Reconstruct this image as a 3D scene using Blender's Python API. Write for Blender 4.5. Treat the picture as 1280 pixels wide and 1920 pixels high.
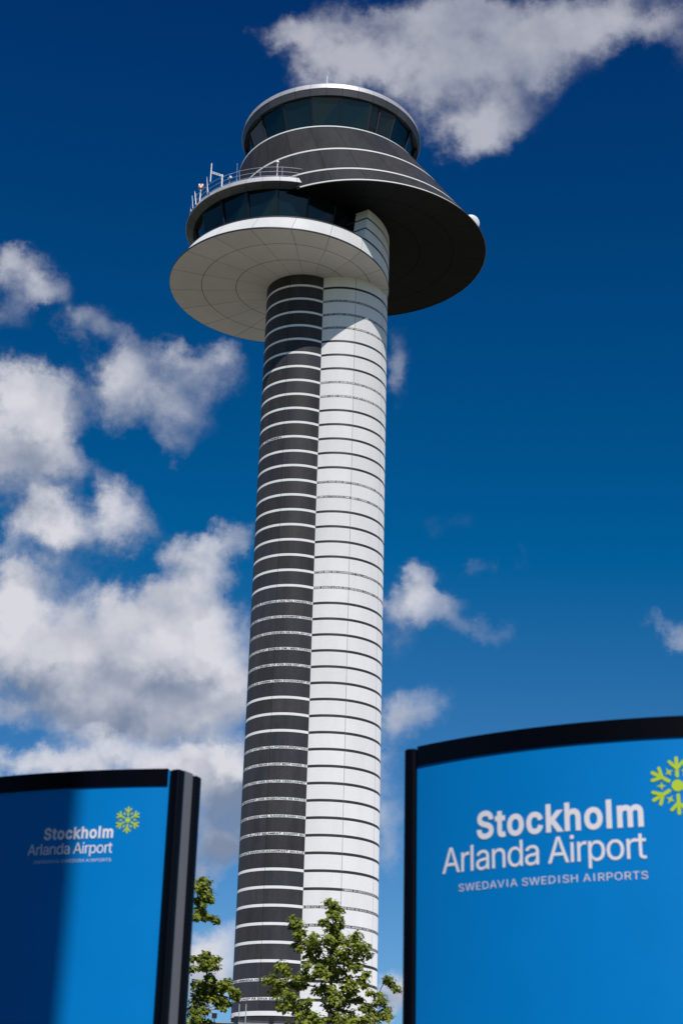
import bpy, math, random
import numpy as np
from mathutils import Matrix, Vector
from mathutils.geometry import delaunay_2d_cdt

for o in list(bpy.data.objects):
    bpy.data.objects.remove(o)
R = math.radians
scene = bpy.context.scene
COL = scene.collection

# ---------------------------------------------------------------- camera
EYE = 1.6
PITCH, ROLL = 0.407945218, 0.0265607
cam = bpy.data.cameras.new('camera')
cam.sensor_fit = 'VERTICAL'
cam.sensor_height = 36.0
cam.sensor_width = 24.0
cam.lens = 2988.019 / 1920 * 36
cam.clip_start = 0.05
cam.clip_end = 6000
cam.dof.use_dof = True
cam.dof.focus_distance = 118
cam.dof.aperture_fstop = 5.6
cam.dof.aperture_blades = 9
camo = bpy.data.objects.new('camera', cam)
COL.objects.link(camo)
F = Vector((0, math.cos(PITCH), math.sin(PITCH)))
R0 = Vector((1, 0, 0))
U0 = R0.cross(F)
cr, sr = math.cos(ROLL), math.sin(ROLL)
RX = R0 * cr + U0 * sr
UY = U0 * cr - R0 * sr
M = Matrix((RX, UY, -F)).transposed().to_4x4()
M.translation = Vector((0, 0, EYE))
camo.matrix_world = M
scene.camera = camo

# ---------------------------------------------------------------- sun, sky, exposure
SUN_AZ, SUN_EL = R(9.0), R(48.0)          # a little to the right of straight behind the camera
sun = bpy.data.lights.new('sun', 'SUN')
sun.energy = 4.3
sun.angle = R(0.4)
sun.color = (1.0, 0.955, 0.90)
suno = bpy.data.objects.new('sun', sun)
COL.objects.link(suno)
sdir = Vector((math.sin(SUN_AZ) * math.cos(SUN_EL), -math.cos(SUN_AZ) * math.cos(SUN_EL), math.sin(SUN_EL)))
suno.rotation_euler = sdir.to_track_quat('Z', 'Y').to_euler()
suno.location = sdir * 300
scene.view_settings.view_transform = 'Standard'
scene.view_settings.look = 'None'
scene.view_settings.gamma = 1
scene.view_settings.exposure = 0.0

CLOUDS = '-0.0520,0.7020,0.0293,0.0135,0.50 0.1309,0.6712,0.0366,0.0186,0.50 0.2479,0.6750,0.0236,0.0152,0.50 -0.0602,0.6985,0.0279,0.0138,0.48 -0.0268,0.6999,0.0422,0.0205,0.57 0.0156,0.6854,0.0606,0.0278,0.78 -0.0089,0.6726,0.0371,0.0140,0.57 0.0695,0.6915,0.0742,0.0345,0.96 0.0980,0.6568,0.0544,0.0282,0.87 0.1139,0.6437,0.0314,0.0176,0.57 0.0856,0.6413,0.0408,0.0142,0.48 0.1401,0.6985,0.0691,0.0238,0.87 0.2020,0.7036,0.0637,0.0202,0.78 0.2417,0.6939,0.0358,0.0135,0.57 0.1599,0.6821,0.0366,0.0206,0.57 0.0569,0.7131,0.0564,0.0137,0.78 -0.2332,0.5367,0.0293,0.0160,0.70 -0.2102,0.5330,0.0166,0.0103,0.50 -0.2419,0.5453,0.0147,0.0095,0.50 -0.2410,0.5130,0.0181,0.0128,0.35 -0.1853,0.5129,0.0222,0.0146,0.60 -0.1580,0.5024,0.0185,0.0131,0.40 -0.1410,0.4807,0.0424,0.0256,0.75 -0.1495,0.4534,0.0218,0.0165,0.35 -0.1653,0.4653,0.0182,0.0197,0.30 -0.0934,0.4941,0.0263,0.0198,0.65 -0.1168,0.4593,0.0294,0.0199,0.60 -0.1192,0.4425,0.0182,0.0099,0.40 -0.1600,0.4857,0.0184,0.0164,0.50 -0.1129,0.5027,0.0300,0.0099,0.40 -0.0828,0.5047,0.0113,0.0099,0.40 -0.2221,0.4529,0.0407,0.0325,1.00 -0.2170,0.4700,0.0250,0.0162,1.00 -0.1975,0.4589,0.0197,0.0196,0.80 -0.2215,0.4200,0.0419,0.0293,1.00 -0.2094,0.4378,0.0318,0.0228,0.90 -0.1795,0.4275,0.0214,0.0131,0.50 -0.1754,0.3881,0.0385,0.0230,1.00 -0.1442,0.3973,0.0213,0.0198,0.80 -0.1971,0.3928,0.0209,0.0164,0.90 -0.1565,0.4130,0.0143,0.0132,0.60 -0.0994,0.3737,0.0249,0.0199,0.90 -0.0717,0.3885,0.0162,0.0133,0.60 -0.0841,0.3578,0.0142,0.0133,0.50 -0.2201,0.3806,0.0137,0.0130,0.50 -0.2037,0.3591,0.0342,0.0130,0.60 -0.1990,0.3168,0.0539,0.0357,1.00 -0.1344,0.3250,0.0690,0.0362,1.00 -0.0814,0.3148,0.0417,0.0297,1.00 -0.1487,0.2911,0.0880,0.0293,1.00 -0.0869,0.2914,0.0413,0.0197,1.00 -0.1186,0.3459,0.0420,0.0165,0.90 -0.2188,0.3412,0.0203,0.0195,1.00 -0.1804,0.2693,0.0499,0.0129,0.70 -0.1133,0.2768,0.0476,0.0131,0.90 -0.1282,0.2499,0.0603,0.0162,1.00 -0.1906,0.2395,0.0392,0.0128,1.00 -0.0774,0.2492,0.0339,0.0195,1.00 -0.0688,0.2171,0.0334,0.0322,1.00 -0.0709,0.1946,0.0166,0.0127,0.70 -0.0767,0.1816,0.0132,0.0063,0.40 -0.0643,0.1350,0.0243,0.0201,1.00 -0.0729,0.1162,0.0192,0.0184,1.00 0.0367,0.1192,0.0145,0.0138,1.00 0.0336,0.1099,0.0096,0.0122,0.80 0.0371,0.4987,0.0118,0.0242,0.41 0.0514,0.3553,0.0199,0.0167,0.48 0.0691,0.3454,0.0237,0.0130,0.48 0.1042,0.3337,0.0196,0.0119,0.41 0.0373,0.3385,0.0198,0.0223,0.35 0.0832,0.3354,0.0197,0.0093,0.30 0.0549,0.3653,0.0121,0.0113,0.30 0.0923,0.3703,0.0110,0.0103,0.24 0.1155,0.3751,0.0160,0.0150,0.18 0.0484,0.2823,0.0290,0.0165,0.65 0.0382,0.2690,0.0154,0.0148,0.36 0.0352,0.2363,0.0152,0.0435,0.43 0.2082,0.3378,0.0170,0.0088,0.35 0.2229,0.3290,0.0152,0.0101,0.41 0.0836,0.3987,0.0242,0.0113,0.11 0.0357,0.1977,0.0150,0.0214,0.22'
# sunlit shoulders (+) and grey bases (-) inside the clouds
SHADE = '-0.1478,0.2813,0.1139,0.0233,-0.90 -0.2026,0.2887,0.0389,0.0168,-0.50 -0.1286,0.2973,0.0489,0.0149,-0.40 -0.0793,0.2802,0.0401,0.0234,-0.70 -0.1596,0.2626,0.0954,0.0168,-0.50 -0.1699,0.3687,0.0453,0.0137,-0.70 -0.2172,0.4139,0.0408,0.0297,-1.00 -0.2012,0.4287,0.0276,0.0170,-0.30 -0.0619,0.2142,0.0348,0.0334,-1.00 -0.0796,0.2296,0.0262,0.0168,-0.40 -0.0707,0.1914,0.0258,0.0124,-0.50 -0.1150,0.4361,0.0284,0.0172,-0.40 -0.2228,0.5152,0.0284,0.0125,-0.30 0.0400,0.1101,0.0167,0.0099,-0.70 -0.0727,0.1131,0.0208,0.0159,-0.60 -0.2189,0.4566,0.0370,0.0190,0.70 -0.1655,0.3956,0.0413,0.0171,0.60 -0.2103,0.3272,0.0394,0.0253,0.70 -0.0716,0.3269,0.0228,0.0237,0.80 -0.1061,0.3184,0.0406,0.0171,0.30 -0.1321,0.2562,0.0524,0.0109,0.80 -0.0639,0.2498,0.0221,0.0127,0.60 -0.0614,0.1413,0.0253,0.0141,0.70 -0.0890,0.3776,0.0232,0.0173,0.40 -0.1909,0.3372,0.0487,0.0170,0.40 -0.1450,0.4837,0.0336,0.0171,0.40 0.0334,0.1268,0.0168,0.0100,0.80 0.0585,0.3453,0.0230,0.0108,0.40 0.0483,0.2873,0.0225,0.0094,0.50 -0.1913,0.2458,0.0384,0.0091,0.50'


def build_world():
    w = bpy.data.worlds.new('World')
    scene.world = w
    w.use_nodes = True
    nt = w.node_tree
    nt.nodes.clear()
    N, L = nt.nodes, nt.links

    def node(t, **k):
        n = N.new(t)
        for a, b in k.items():
            setattr(n, a, b)
        return n

    def put(sock, v):
        if isinstance(v, bpy.types.NodeSocket):
            L.new(v, sock)
        elif isinstance(v, (tuple, list)) and sock.type == 'RGBA' and len(v) == 3:
            sock.default_value = (*v, 1)
        else:
            sock.default_value = v

    def math_(op, a, b=0.0, c=0.0, clamp=False):
        n = node('ShaderNodeMath', operation=op, use_clamp=clamp)
        for i, v in enumerate((a, b, c)):
            put(n.inputs[i], v)
        return n.outputs[0]

    def vec(op, a, b=(0, 0, 0), c=(0, 0, 0), out='Vector'):
        n = node('ShaderNodeVectorMath', operation=op)
        for i, v in enumerate((a, b, c)):
            if i < len(n.inputs):
                put(n.inputs[i], v)
        return n.outputs[out]

    def ramp(x, a, b, lo=0.0, hi=1.0, smooth=True):
        n = node('ShaderNodeMapRange', interpolation_type='SMOOTHSTEP' if smooth else 'LINEAR')
        n.clamp = True
        for i, v in enumerate((x, a, b, lo, hi)):
            put(n.inputs[i], v)
        return n.outputs[0]

    def mix(f, a, b, mode='MIX'):
        n = node('ShaderNodeMix', data_type='RGBA', blend_type=mode)
        put(n.inputs[0], f)
        put(n.inputs[6], a)
        put(n.inputs[7], b)
        return n.outputs[2]

    def noise(v, scale, detail, rough, lac=2.0, out=0):
        n = node('ShaderNodeTexNoise')
        L.new(v, n.inputs['Vector'])
        n.inputs['Scale'].default_value = scale
        n.inputs['Detail'].default_value = detail
        n.inputs['Roughness'].default_value = rough
        n.inputs['Lacunarity'].default_value = lac
        return n.outputs[out]

    sky = node('ShaderNodeTexSky', sky_type='NISHITA')
    sky.sun_disc = False
    sky.sun_elevation = SUN_EL
    sky.sun_rotation = math.pi - SUN_AZ
    sky.altitude = 40
    sky.air_density = 1.0
    sky.dust_density = 0.25
    sky.ozone_density = 2.0
    # a polarising filter's deep blue
    g = node('ShaderNodeGamma')
    L.new(sky.outputs[0], g.inputs[0])
    g.inputs[1].default_value = 1.0
    skyc = mix(1.0, g.outputs[0], (0.45,0.75,1.0), 'MULTIPLY')
    skyc = vec('MULTIPLY', vec('SUBTRACT', skyc, (0.66, 0.68, 1.1)), (1.1, 0.93, 1.0))
    skyc = vec('MAXIMUM', skyc, (0.004, 0.02, 0.05))

    tc = node('ShaderNodeTexCoord')
    d = tc.outputs['Generated']
    sp = node('ShaderNodeSeparateXYZ')
    L.new(d, sp.inputs[0])
    az = math_('ARCTAN2', sp.outputs[0], sp.outputs[1])
    el = math_('ARCSINE', sp.outputs[2])
    cb = node('ShaderNodeCombineXYZ')
    L.new(az, cb.inputs[0])
    L.new(el, cb.inputs[1])
    # ragged edges: warp the direction before looking the cloud up
    wn = noise(d, 30, 9, 0.62, out=1)
    wv = vec('SUBTRACT', wn, (0.5, 0.5, 0.5))
    wv = vec('MULTIPLY', wv, (0.050, 0.044, 0.0))
    p = vec('ADD', cb.outputs[0], wv)
    acc = None
    for t in CLOUDS.split():
        u, v, ru, rv, wt = map(float, t.split(','))
        ru *= 1.40
        rv *= 1.40
        if acc is not None:                 # a vanishing link keeps the nodes in sequence (small shader stack)
            p = vec('MULTIPLY_ADD', acc, (1e-9, 1e-9, 0), p)
        q = vec('MULTIPLY_ADD', p, (1 / ru, 1 / rv, 0), (-u / ru, -v / rv, 1))
        r2 = vec('DOT_PRODUCT', q, q, out='Value')
        k = math.sqrt(wt)
        gk = math_('MULTIPLY_ADD', r2, -k, 2 * k, clamp=True)
        wgt = math_('MULTIPLY', gk, gk)
        acc = vec('MULTIPLY_ADD', q, wgt, acc if acc is not None else (0, 0, 0))
    shade = None
    for t in SHADE.split():
        u, v, ru, rv, wt = map(float, t.split(','))
        p = vec('MULTIPLY_ADD', acc, (1e-9, 1e-9, 0), p) if shade is None else vec('MULTIPLY_ADD', shade, (1e-9, 1e-9, 0), p)
        q = vec('MULTIPLY_ADD', p, (1 / ru, 1 / rv, 0), (-u / ru, -v / rv, 0))
        gk = math_('SUBTRACT', 1.0, vec('DOT_PRODUCT', q, q, out='Value'), clamp=True)
        shade = math_('MULTIPLY_ADD', gk, wt, shade if shade is not None else 0.0)
    sa = node('ShaderNodeSeparateXYZ')
    L.new(acc, sa.inputs[0])
    B = sa.outputs[2]
    top = math_('DIVIDE', sa.outputs[1], math_('ADD', B, 0.08))
    # scattered cumulus everywhere the photograph does not show
    far = math_('MAXIMUM', ramp(math_('ABSOLUTE', az), 0.25, 0.45), ramp(el, 0.78, 0.95))
    gen = ramp(noise(d, 3.2, 3, 0.5), 0.50, 0.68)
    B = math_('MULTIPLY_ADD', gen, far, B)
    n1 = noise(d, 15, 12, 0.60)
    n2 = noise(vec('ADD', d, (0, 0, 0.010)), 15, 6, 0.5)
    n5 = noise(d, 55, 7, 0.62)
    n3 = noise(d, 7.5, 5, 0.5)
    n4 = noise(vec('ADD', d, (0, 0, 0.022)), 7.5, 5, 0.5)
    dens = math_('ADD', B, math_('MULTIPLY', math_('SUBTRACT', n1, 0.5), 1.9))
    dens = math_('MULTIPLY_ADD', math_('SUBTRACT', n5, 0.5), 0.75, dens)
    alpha = ramp(dens, 0.04, 1.38)
    alpha = math_('MULTIPLY', alpha, ramp(B, 0.01, 0.34))
    alpha = math_('POWER', alpha, ramp(el, 0.44, 0.60, 1.0, 1.45))
    # lit tops and hollows, greyer thick bases
    lit = math_('MULTIPLY_ADD', top, 0.30, 0.76)
    lit = math_('MULTIPLY_ADD', shade, 0.55, lit)
    lit = math_('MULTIPLY_ADD', math_('SUBTRACT', n1, n2), 0.9, lit)
    lit = math_('MULTIPLY_ADD', math_('SUBTRACT', n3, n4), 3.4, lit)
    thick = ramp(B, 0.9, 3.0, 0.0, 0.10)
    lit = math_('SUBTRACT', lit, thick, clamp=True)
    cc = mix(lit, (2.1,2.6,3.7), (7.0,7.0,7.5))
    # thin cloud lets the blue through
    final = mix(math_('MULTIPLY', alpha, ramp(el, 0.45, 0.60, 0.97, 0.63)), skyc, cc)
    bg = node('ShaderNodeBackground')
    L.new(final, bg.inputs[0])
    bg.inputs[1].default_value = 0.1
    out = node('ShaderNodeOutputWorld')
    L.new(bg.outputs[0], out.inputs[0])
    w.cycles.sampling_method = 'MANUAL'
    w.cycles.sample_map_resolution = 256


build_world()


# ---------------------------------------------------------------- helpers
def tag(o, label=None, cat=None, group=None, kind=None):
    for k, v in (('label', label), ('category', cat), ('group', group), ('kind', kind)):
        if v:
            o[k] = v
    return o


def empty(name, loc, label, cat, group=None):
    o = bpy.data.objects.new(name, None)
    o.empty_display_size = 0.3
    COL.objects.link(o)
    o.location = loc
    return tag(o, label, cat, group)


def root_of(o):
    while o.parent:
        o = o.parent
    return o


class Mesh:
    def __init__(self):
        self.v, self.f, self.m, self.t = [], [], [], []

    def add(self, verts, faces, mat=0, tone=0.5):
        b = len(self.v)
        self.v += [tuple(map(float, q)) for q in verts]
        for i, fc in enumerate(faces):
            self.f.append([b + k for k in fc])
            self.m.append(mat if isinstance(mat, int) else mat[i])
            self.t.append(tone if isinstance(tone, float) else tone[i])
        return self

    def box(self, c, s, mat=0, rot=0.0):
        cx, cy, cz = c
        x, y, z = s[0] / 2, s[1] / 2, s[2] / 2
        ca, sa = math.cos(rot), math.sin(rot)
        vs = []
        for dz in (-z, z):
            for dx, dy in ((-x, -y), (x, -y), (x, y), (-x, y)):
                vs.append((cx + dx * ca - dy * sa, cy + dx * sa + dy * ca, cz + dz))
        return self.add(vs, [(0, 3, 2, 1), (4, 5, 6, 7), (0, 1, 5, 4), (1, 2, 6, 5), (2, 3, 7, 6), (3, 0, 4, 7)], mat)

    def tube(self, pts, radii, n=8, mat=0, cap=True):
        pts = [Vector(p) for p in pts]
        if not isinstance(radii, (list, tuple)):
            radii = [radii] * len(pts)
        vs, fs = [], []
        up = Vector((0.13, 0.27, 0.95))
        for i, p in enumerate(pts):
            d = (pts[min(i + 1, len(pts) - 1)] - pts[max(i - 1, 0)]).normalized()
            a = d.cross(up)
            if a.length < 1e-3:
                a = d.cross(Vector((1, 0, 0)))
            a.normalize()
            b = d.cross(a)
            for k in range(n):
                t = 2 * math.pi * k / n
                vs.append(p + (a * math.cos(t) + b * math.sin(t)) * radii[i])
        for i in range(len(pts) - 1):
            for k in range(n):
                k2 = (k + 1) % n
                fs.append((i * n + k, (i + 1) * n + k, (i + 1) * n + k2, i * n + k2))
        if cap:
            fs.append(tuple(range(n)))
            fs.append(tuple(range(len(pts) * n - 1, (len(pts) - 1) * n - 1, -1)))
        return self.add(vs, fs, mat)

    def grid(self, P, matf=None, tonef=None, skip=None, closed=False):
        """P[i][j]: i runs along the turn, j up the profile"""
        nu, nv = len(P), len(P[0])
        vs = [q for row in P for q in row]
        fs, ms, ts = [], [], []
        for i in range(nu if closed else nu - 1):
            i2 = (i + 1) % nu
            for j in range(nv - 1):
                if skip and skip(i, j):
                    continue
                fs.append((i * nv + j, i2 * nv + j, i2 * nv + j + 1, i * nv + j + 1))
                ms.append(matf(i, j) if matf else 0)
                ts.append(float(tonef(i, j)) if tonef else 0.5)
        return self.add(vs, fs, ms, ts)

    def build(self, name, mats, parent=None, smooth=True, origin=None):
        me = bpy.data.meshes.new(name)
        o = bpy.data.objects.new(name, me)
        COL.objects.link(o)
        off = Vector((0, 0, 0))
        if parent is not None:
            off = Vector(root_of(parent).location)
            o.parent = parent
        elif origin is not None:
            off = Vector(origin)
            o.location = off
        me.from_pydata([(a - off.x, b - off.y, c - off.z) for a, b, c in self.v], [], self.f)
        for m in (mats if isinstance(mats, (list, tuple)) else [mats]):
            me.materials.append(m)
        me.polygons.foreach_set('material_index', self.m)
        if smooth:
            me.polygons.foreach_set('use_smooth', [True] * len(self.f))
        if len(set(self.t)) > 1:
            at = me.attributes.new('tone', 'FLOAT', 'FACE')
            at.data.foreach_set('value', self.t)
        me.update()
        if smooth:
            me.set_sharp_from_angle(angle=R(32))
        return o


def material(name, color, rough=0.5, spec=0.5, metal=0.0):
    m = bpy.data.materials.new(name)
    m.use_nodes = True
    b = m.node_tree.nodes['Principled BSDF']
    b.inputs['Base Color'].default_value = (*color, 1)
    b.inputs['Roughness'].default_value = rough
    b.inputs['Specular IOR Level'].default_value = spec
    b.inputs['Metallic'].default_value = metal
    return m


def mottle(m, color, amount=0.25, scale=1.5, stretch=(1, 1, 1), tone=0.0, tint=None, bump=0.0, fine=None, rough=None):
    """noise, panel tone and streaks on the base colour of a material"""
    nt = m.node_tree
    N, L = nt.nodes, nt.links
    b = N['Principled BSDF']
    tc = N.new('ShaderNodeTexCoord')
    mp = N.new('ShaderNodeMapping')
    mp.inputs['Scale'].default_value = stretch
    L.new(tc.outputs['Object'], mp.inputs[0])
    nz = N.new('ShaderNodeTexNoise')
    nz.inputs['Scale'].default_value = scale
    nz.inputs['Detail'].default_value = 6
    nz.inputs['Roughness'].default_value = 0.65
    L.new(mp.outputs[0], nz.inputs['Vector'])
    mr = N.new('ShaderNodeMapRange')
    mr.inputs['From Min'].default_value = 0.25
    mr.inputs['From Max'].default_value = 0.75
    mr.inputs['To Min'].default_value = 1 - amount
    mr.inputs['To Max'].default_value = 1 + amount
    L.new(nz.outputs[0], mr.inputs[0])
    fac = mr.outputs[0]
    if fine:
        n2 = N.new('ShaderNodeTexNoise')
        n2.inputs['Scale'].default_value = fine[0]
        n2.inputs['Detail'].default_value = 3
        L.new(tc.outputs['Object'], n2.inputs['Vector'])
        m2 = N.new('ShaderNodeMapRange')
        m2.inputs['From Min'].default_value = 0.3
        m2.inputs['From Max'].default_value = 0.7
        m2.inputs['To Min'].default_value = 1 - fine[1]
        m2.inputs['To Max'].default_value = 1 + fine[1]
        L.new(n2.outputs[0], m2.inputs[0])
        mu = N.new('ShaderNodeMath')
        mu.operation = 'MULTIPLY'
        L.new(fac, mu.inputs[0])
        L.new(m2.outputs[0], mu.inputs[1])
        fac = mu.outputs[0]
    col = None
    if tone:
        at = N.new('ShaderNodeAttribute')
        at.attribute_name = 'tone'
        m3 = N.new('ShaderNodeMapRange')
        m3.inputs['To Min'].default_value = 1 - tone
        m3.inputs['To Max'].default_value = 1 + tone
        L.new(at.outputs['Fac'], m3.inputs[0])
        mu = N.new('ShaderNodeMath')
        mu.operation = 'MULTIPLY'
        L.new(fac, mu.inputs[0])
        L.new(m3.outputs[0], mu.inputs[1])
        fac = mu.outputs[0]
        if tint:
            mx0 = N.new('ShaderNodeMix')
            mx0.data_type = 'RGBA'
            # hue follows a scrambled copy of the tone
            fr = N.new('ShaderNodeMath')
            fr.operation = 'MULTIPLY'
            fr.inputs[1].default_value = 7.31
            L.new(at.outputs['Fac'], fr.inputs[0])
            f2 = N.new('ShaderNodeMath')
            f2.operation = 'FRACT'
            L.new(fr.outputs[0], f2.inputs[0])
            L.new(f2.outputs[0], mx0.inputs[0])
            mx0.inputs[6].default_value = (*color, 1)
            mx0.inputs[7].default_value = (*tint, 1)
            col = mx0.outputs[2]
    vm = N.new('ShaderNodeVectorMath')
    vm.operation = 'SCALE'
    if col:
        L.new(col, vm.inputs[0])
    else:
        vm.inputs[0].default_value = color
    L.new(fac, vm.inputs['Scale'])
    L.new(vm.outputs[0], b.inputs['Base Color'])
    if rough:
        rr = N.new('ShaderNodeMapRange')
        rr.inputs['To Min'].default_value = rough[0]
        rr.inputs['To Max'].default_value = rough[1]
        L.new(nz.outputs[0], rr.inputs[0])
        L.new(rr.outputs[0], b.inputs['Roughness'])
    if bump:
        bp = N.new('ShaderNodeBump')
        bp.inputs['Strength'].default_value = bump
        bp.inputs['Distance'].default_value = 0.02
        L.new(nz.outputs[0], bp.inputs['Height'])
        L.new(bp.outputs[0], b.inputs['Normal'])
    return m


# ---------------------------------------------------------------- materials
DARK = mottle(material('dark cladding', (.05, .05, .05), 0.6, 0.15), (.060, .056, .058), 0.28, 0.9, (2.2, 2.2, .35), tone=0.17,
              tint=(.050, .052, .063), fine=(9, .12), rough=(.45, .65))
WHITE = mottle(material('white cladding', (.78, .78, .78), 0.5, 0.3), (.87, .862, .85), 0.035, 0.7, (2, 2, .35), tone=0.025, fine=(6, .015))
DLINE = mottle(material('dark band', (.05, .05, .05), 0.5, 0.3), (.048, .043, .048), 0.2, 2.0)
WLINE = mottle(material('white band', (.8, .8, .8), 0.5, 0.3), (.86, .86, .85), 0.05, 1.5)
SEAMD = material('joint in dark cladding', (.012, .011, .012), 0.8, 0.1)
SEAMW = material('joint in white cladding', (.16, .14, .15), 0.8, 0.1)
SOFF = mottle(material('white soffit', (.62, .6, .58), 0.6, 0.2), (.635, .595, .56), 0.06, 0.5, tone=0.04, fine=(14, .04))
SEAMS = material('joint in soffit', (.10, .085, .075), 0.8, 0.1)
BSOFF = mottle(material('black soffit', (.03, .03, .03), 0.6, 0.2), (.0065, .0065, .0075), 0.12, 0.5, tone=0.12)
BLACK = material('black metal', (.008, .008, .010), 0.45, 0.4)
BLACKSEAM = material('black joint', (.006, .006, .006), 0.8, 0.1)
ALU = mottle(material('aluminium trim', (.72, .72, .74), 0.5, 0.4, 0.45), (.50, .49, .505), 0.06, 1.0, tone=0.07)
FASC = mottle(material('grey fascia', (.07, .07, .08), 0.4, 0.5), (.070, .070, .076), 0.12, 0.8, tone=0.14)
STEEL = mottle(material('galvanised steel', (.55, .56, .58), 0.38, 0.5, 0.7), (.62, .63, .65), 0.1, 3.0)
GLASS = material('tinted control room glass', (.002, .012, .017), 0.05, 0.36)
WHITEPAINT = mottle(material('white paint', (.75, .75, .75), 0.4, 0.4), (.76, .76, .76), 0.05, 3.0)
RED = mottle(material('red paint', (.5, .05, .04), 0.5, 0.4), (.55, .06, .05), 0.1, 4.0)
LETW = material('white lettering', (.78, .78, .76), 0.5, 0.3)
LETB = material('black lettering', (.03, .028, .03), 0.5, 0.3)

for mm_ in (WHITE, DARK, WLINE, DLINE):
    mm_.node_tree.nodes['Principled BSDF'].inputs['Diffuse Roughness'].default_value = 1.0

# ---------------------------------------------------------------- control tower
# plan: two overlapping round shafts, a dark one (left) and a white one (right)
XD, YD, RD = -3.2507, 103.0, 2.7446
XW, YW, RW = -0.4475, 103.9235, 3.4793
Z0, H = 57.3025, 1.11415                     # height of band 0, band spacing
CROSS = (-1.7546, 100.699)
ZSOFF, ZRIM = 63.8, 68.05
rnd = random.Random(11)
tower = empty('control_tower', (-1.75, 103.0, 0.0),
              'tall black and white striped airport control tower with two overlapping discs on top', 'control tower')


def tones(seed):
    cache = {}
    rg = random.Random(seed)

    def f(*k):
        if k not in cache:
            cache[k] = rg.random()
        return cache[k]
    return f


def angles(a0, a1, seams, step=R(2.5), half=R(0.2)):
    """turn positions between a0 and a1 with a thin strip at every seam: [(angle, strip kind, panel number)]"""
    cuts = sorted([a0, a1] + [s + d for s in seams for d in (-half, half) if a0 < s + d < a1])
    out = []
    for a, b in zip(cuts, cuts[1:]):
        seam = any(abs((a + b) / 2 - s) < half * .9 for s in seams)
        n = 1 if seam else max(1, int((b - a) / step))
        pn = sum(1 for s in seams if s < (a + b) / 2)
        out += [(a + (b - a) * k / n, seam, pn) for k in range(n)]
    out.append((cuts[-1], False, 0))
    return out


def shaft(name, cx, cy, r, a0, a1, seams, z_lo, z_hi, band, mats, seed):
    A = angles(a0, a1, seams)
    zs = [(z_lo, 0, -1)]
    for i in range(60, -8, -1):
        zb = Z0 - i * H
        if z_lo + .2 < zb < z_hi - .2:
            zs.append((zb - band / 2, 1, i))
            zs.append((zb + band / 2, 0, i - 1))
    zs.append((z_hi, 0, 99))
    P = [[(cx + r * math.cos(a), cy + r * math.sin(a), z[0]) for z in zs] for a, _, _ in A]
    tn = tones(seed)
    m = Mesh().grid(P, lambda i, j: 2 if A[i][1] else zs[j][1], lambda i, j: tn(A[i][2], zs[j][2]))
    return m.build(name, mats, tower)


ac_d = math.atan2(CROSS[1] - YD, CROSS[0] - XD)
ac_w = math.atan2(CROSS[1] - YW, CROSS[0] - XW)
# the back crossing, mirrored about the line of centres
dv = Vector((XW - XD, YW - YD)).normalized()
cp = Vector((CROSS[0] - XD, CROSS[1] - YD))
along = cp.dot(dv)
perp = cp - dv * along
CB = Vector((XD, YD)) + dv * along - perp
bc_d = math.atan2(CB.y - YD, CB.x - XD)
bc_w = math.atan2(CB.y - YW, CB.x - XW)
dark_shaft = shaft('dark_shaft', XD, YD, RD, bc_d - 2 * math.pi, ac_d, [R(-110 - 62 * k) for k in range(1, 4)] + [R(-110)], 11.75, 63.81, 0.176, [DARK, WLINE, SEAMD], 1)
white_shaft = shaft('white_shaft', XW, YW, RW, ac_w, bc_w, [R(-72.2 + 44.8 * k) for k in range(0, 5)], 11.75, 63.81, 0.180, [WHITE, DLINE, SEAMW], 2)
# foot of the tower
m = Mesh()
for (cx, cy, r, a0, a1) in ((XD, YD, RD, bc_d - 2 * math.pi, ac_d), (XW, YW, RW, ac_w, bc_w)):
    A = [a0 + (a1 - a0) * k / 90 for k in range(91)]
    m.grid([[(cx + (r + .02) * math.cos(a), cy + (r + .02) * math.sin(a), z) for z in (11.75, 12.02)] for a in A], lambda i, j: 1)
    m.grid([[(cx + (r - .02) * math.cos(a), cy + (r - .02) * math.sin(a), z) for z in (0, 11.75)] for a in A], lambda i, j: 0)
m.build('shaft_foot', [DARK, WLINE], tower)


# inscriptions wrapped on the bands
def text_mesh(body, size):
    c = bpy.data.curves.new('lettering', 'FONT')
    c.body = body
    c.size = size
    c.resolution_u = 2
    c.fill_mode = 'FRONT'
    c.offset = .016 * size
    o = bpy.data.objects.new('lettering', c)
    COL.objects.link(o)
    bpy.context.view_layer.update()
    ev = o.evaluated_get(bpy.context.evaluated_depsgraph_get())
    me = ev.to_mesh()
    vs = [v.co.copy() for v in me.vertices]
    fs = [tuple(p.vertices) for p in me.polygons]
    ev.to_mesh_clear()
    bpy.data.objects.remove(o)
    bpy.data.curves.remove(c)
    return vs, fs


def inscription(side, i, body, a_start, a_end, parent):
    """letters between two angles on band i of a shaft, read from left to right"""
    cx, cy, r = (XD, YD, RD) if side == 'd' else (XW, YW, RW)
    hgt = 0.128 if side == 'd' else 0.130
    vs, fs = text_mesh(body, hgt / .69)
    if not vs:
        return
    x0 = min(v.x for v in vs)
    x1 = max(v.x for v in vs)
    base = Z0 - i * H - hgt / 2
    out = []
    for v in vs:
        a = a_start + (a_end - a_start) * (v.x - x0) / (x1 - x0)
        out.append((cx + (r + .012) * math.cos(a), cy + (r + .012) * math.sin(a), base + v.y))
    Mesh().add(out, fs).build('inscription', LETB if side == 'd' else LETW, parent, smooth=False)


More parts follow.
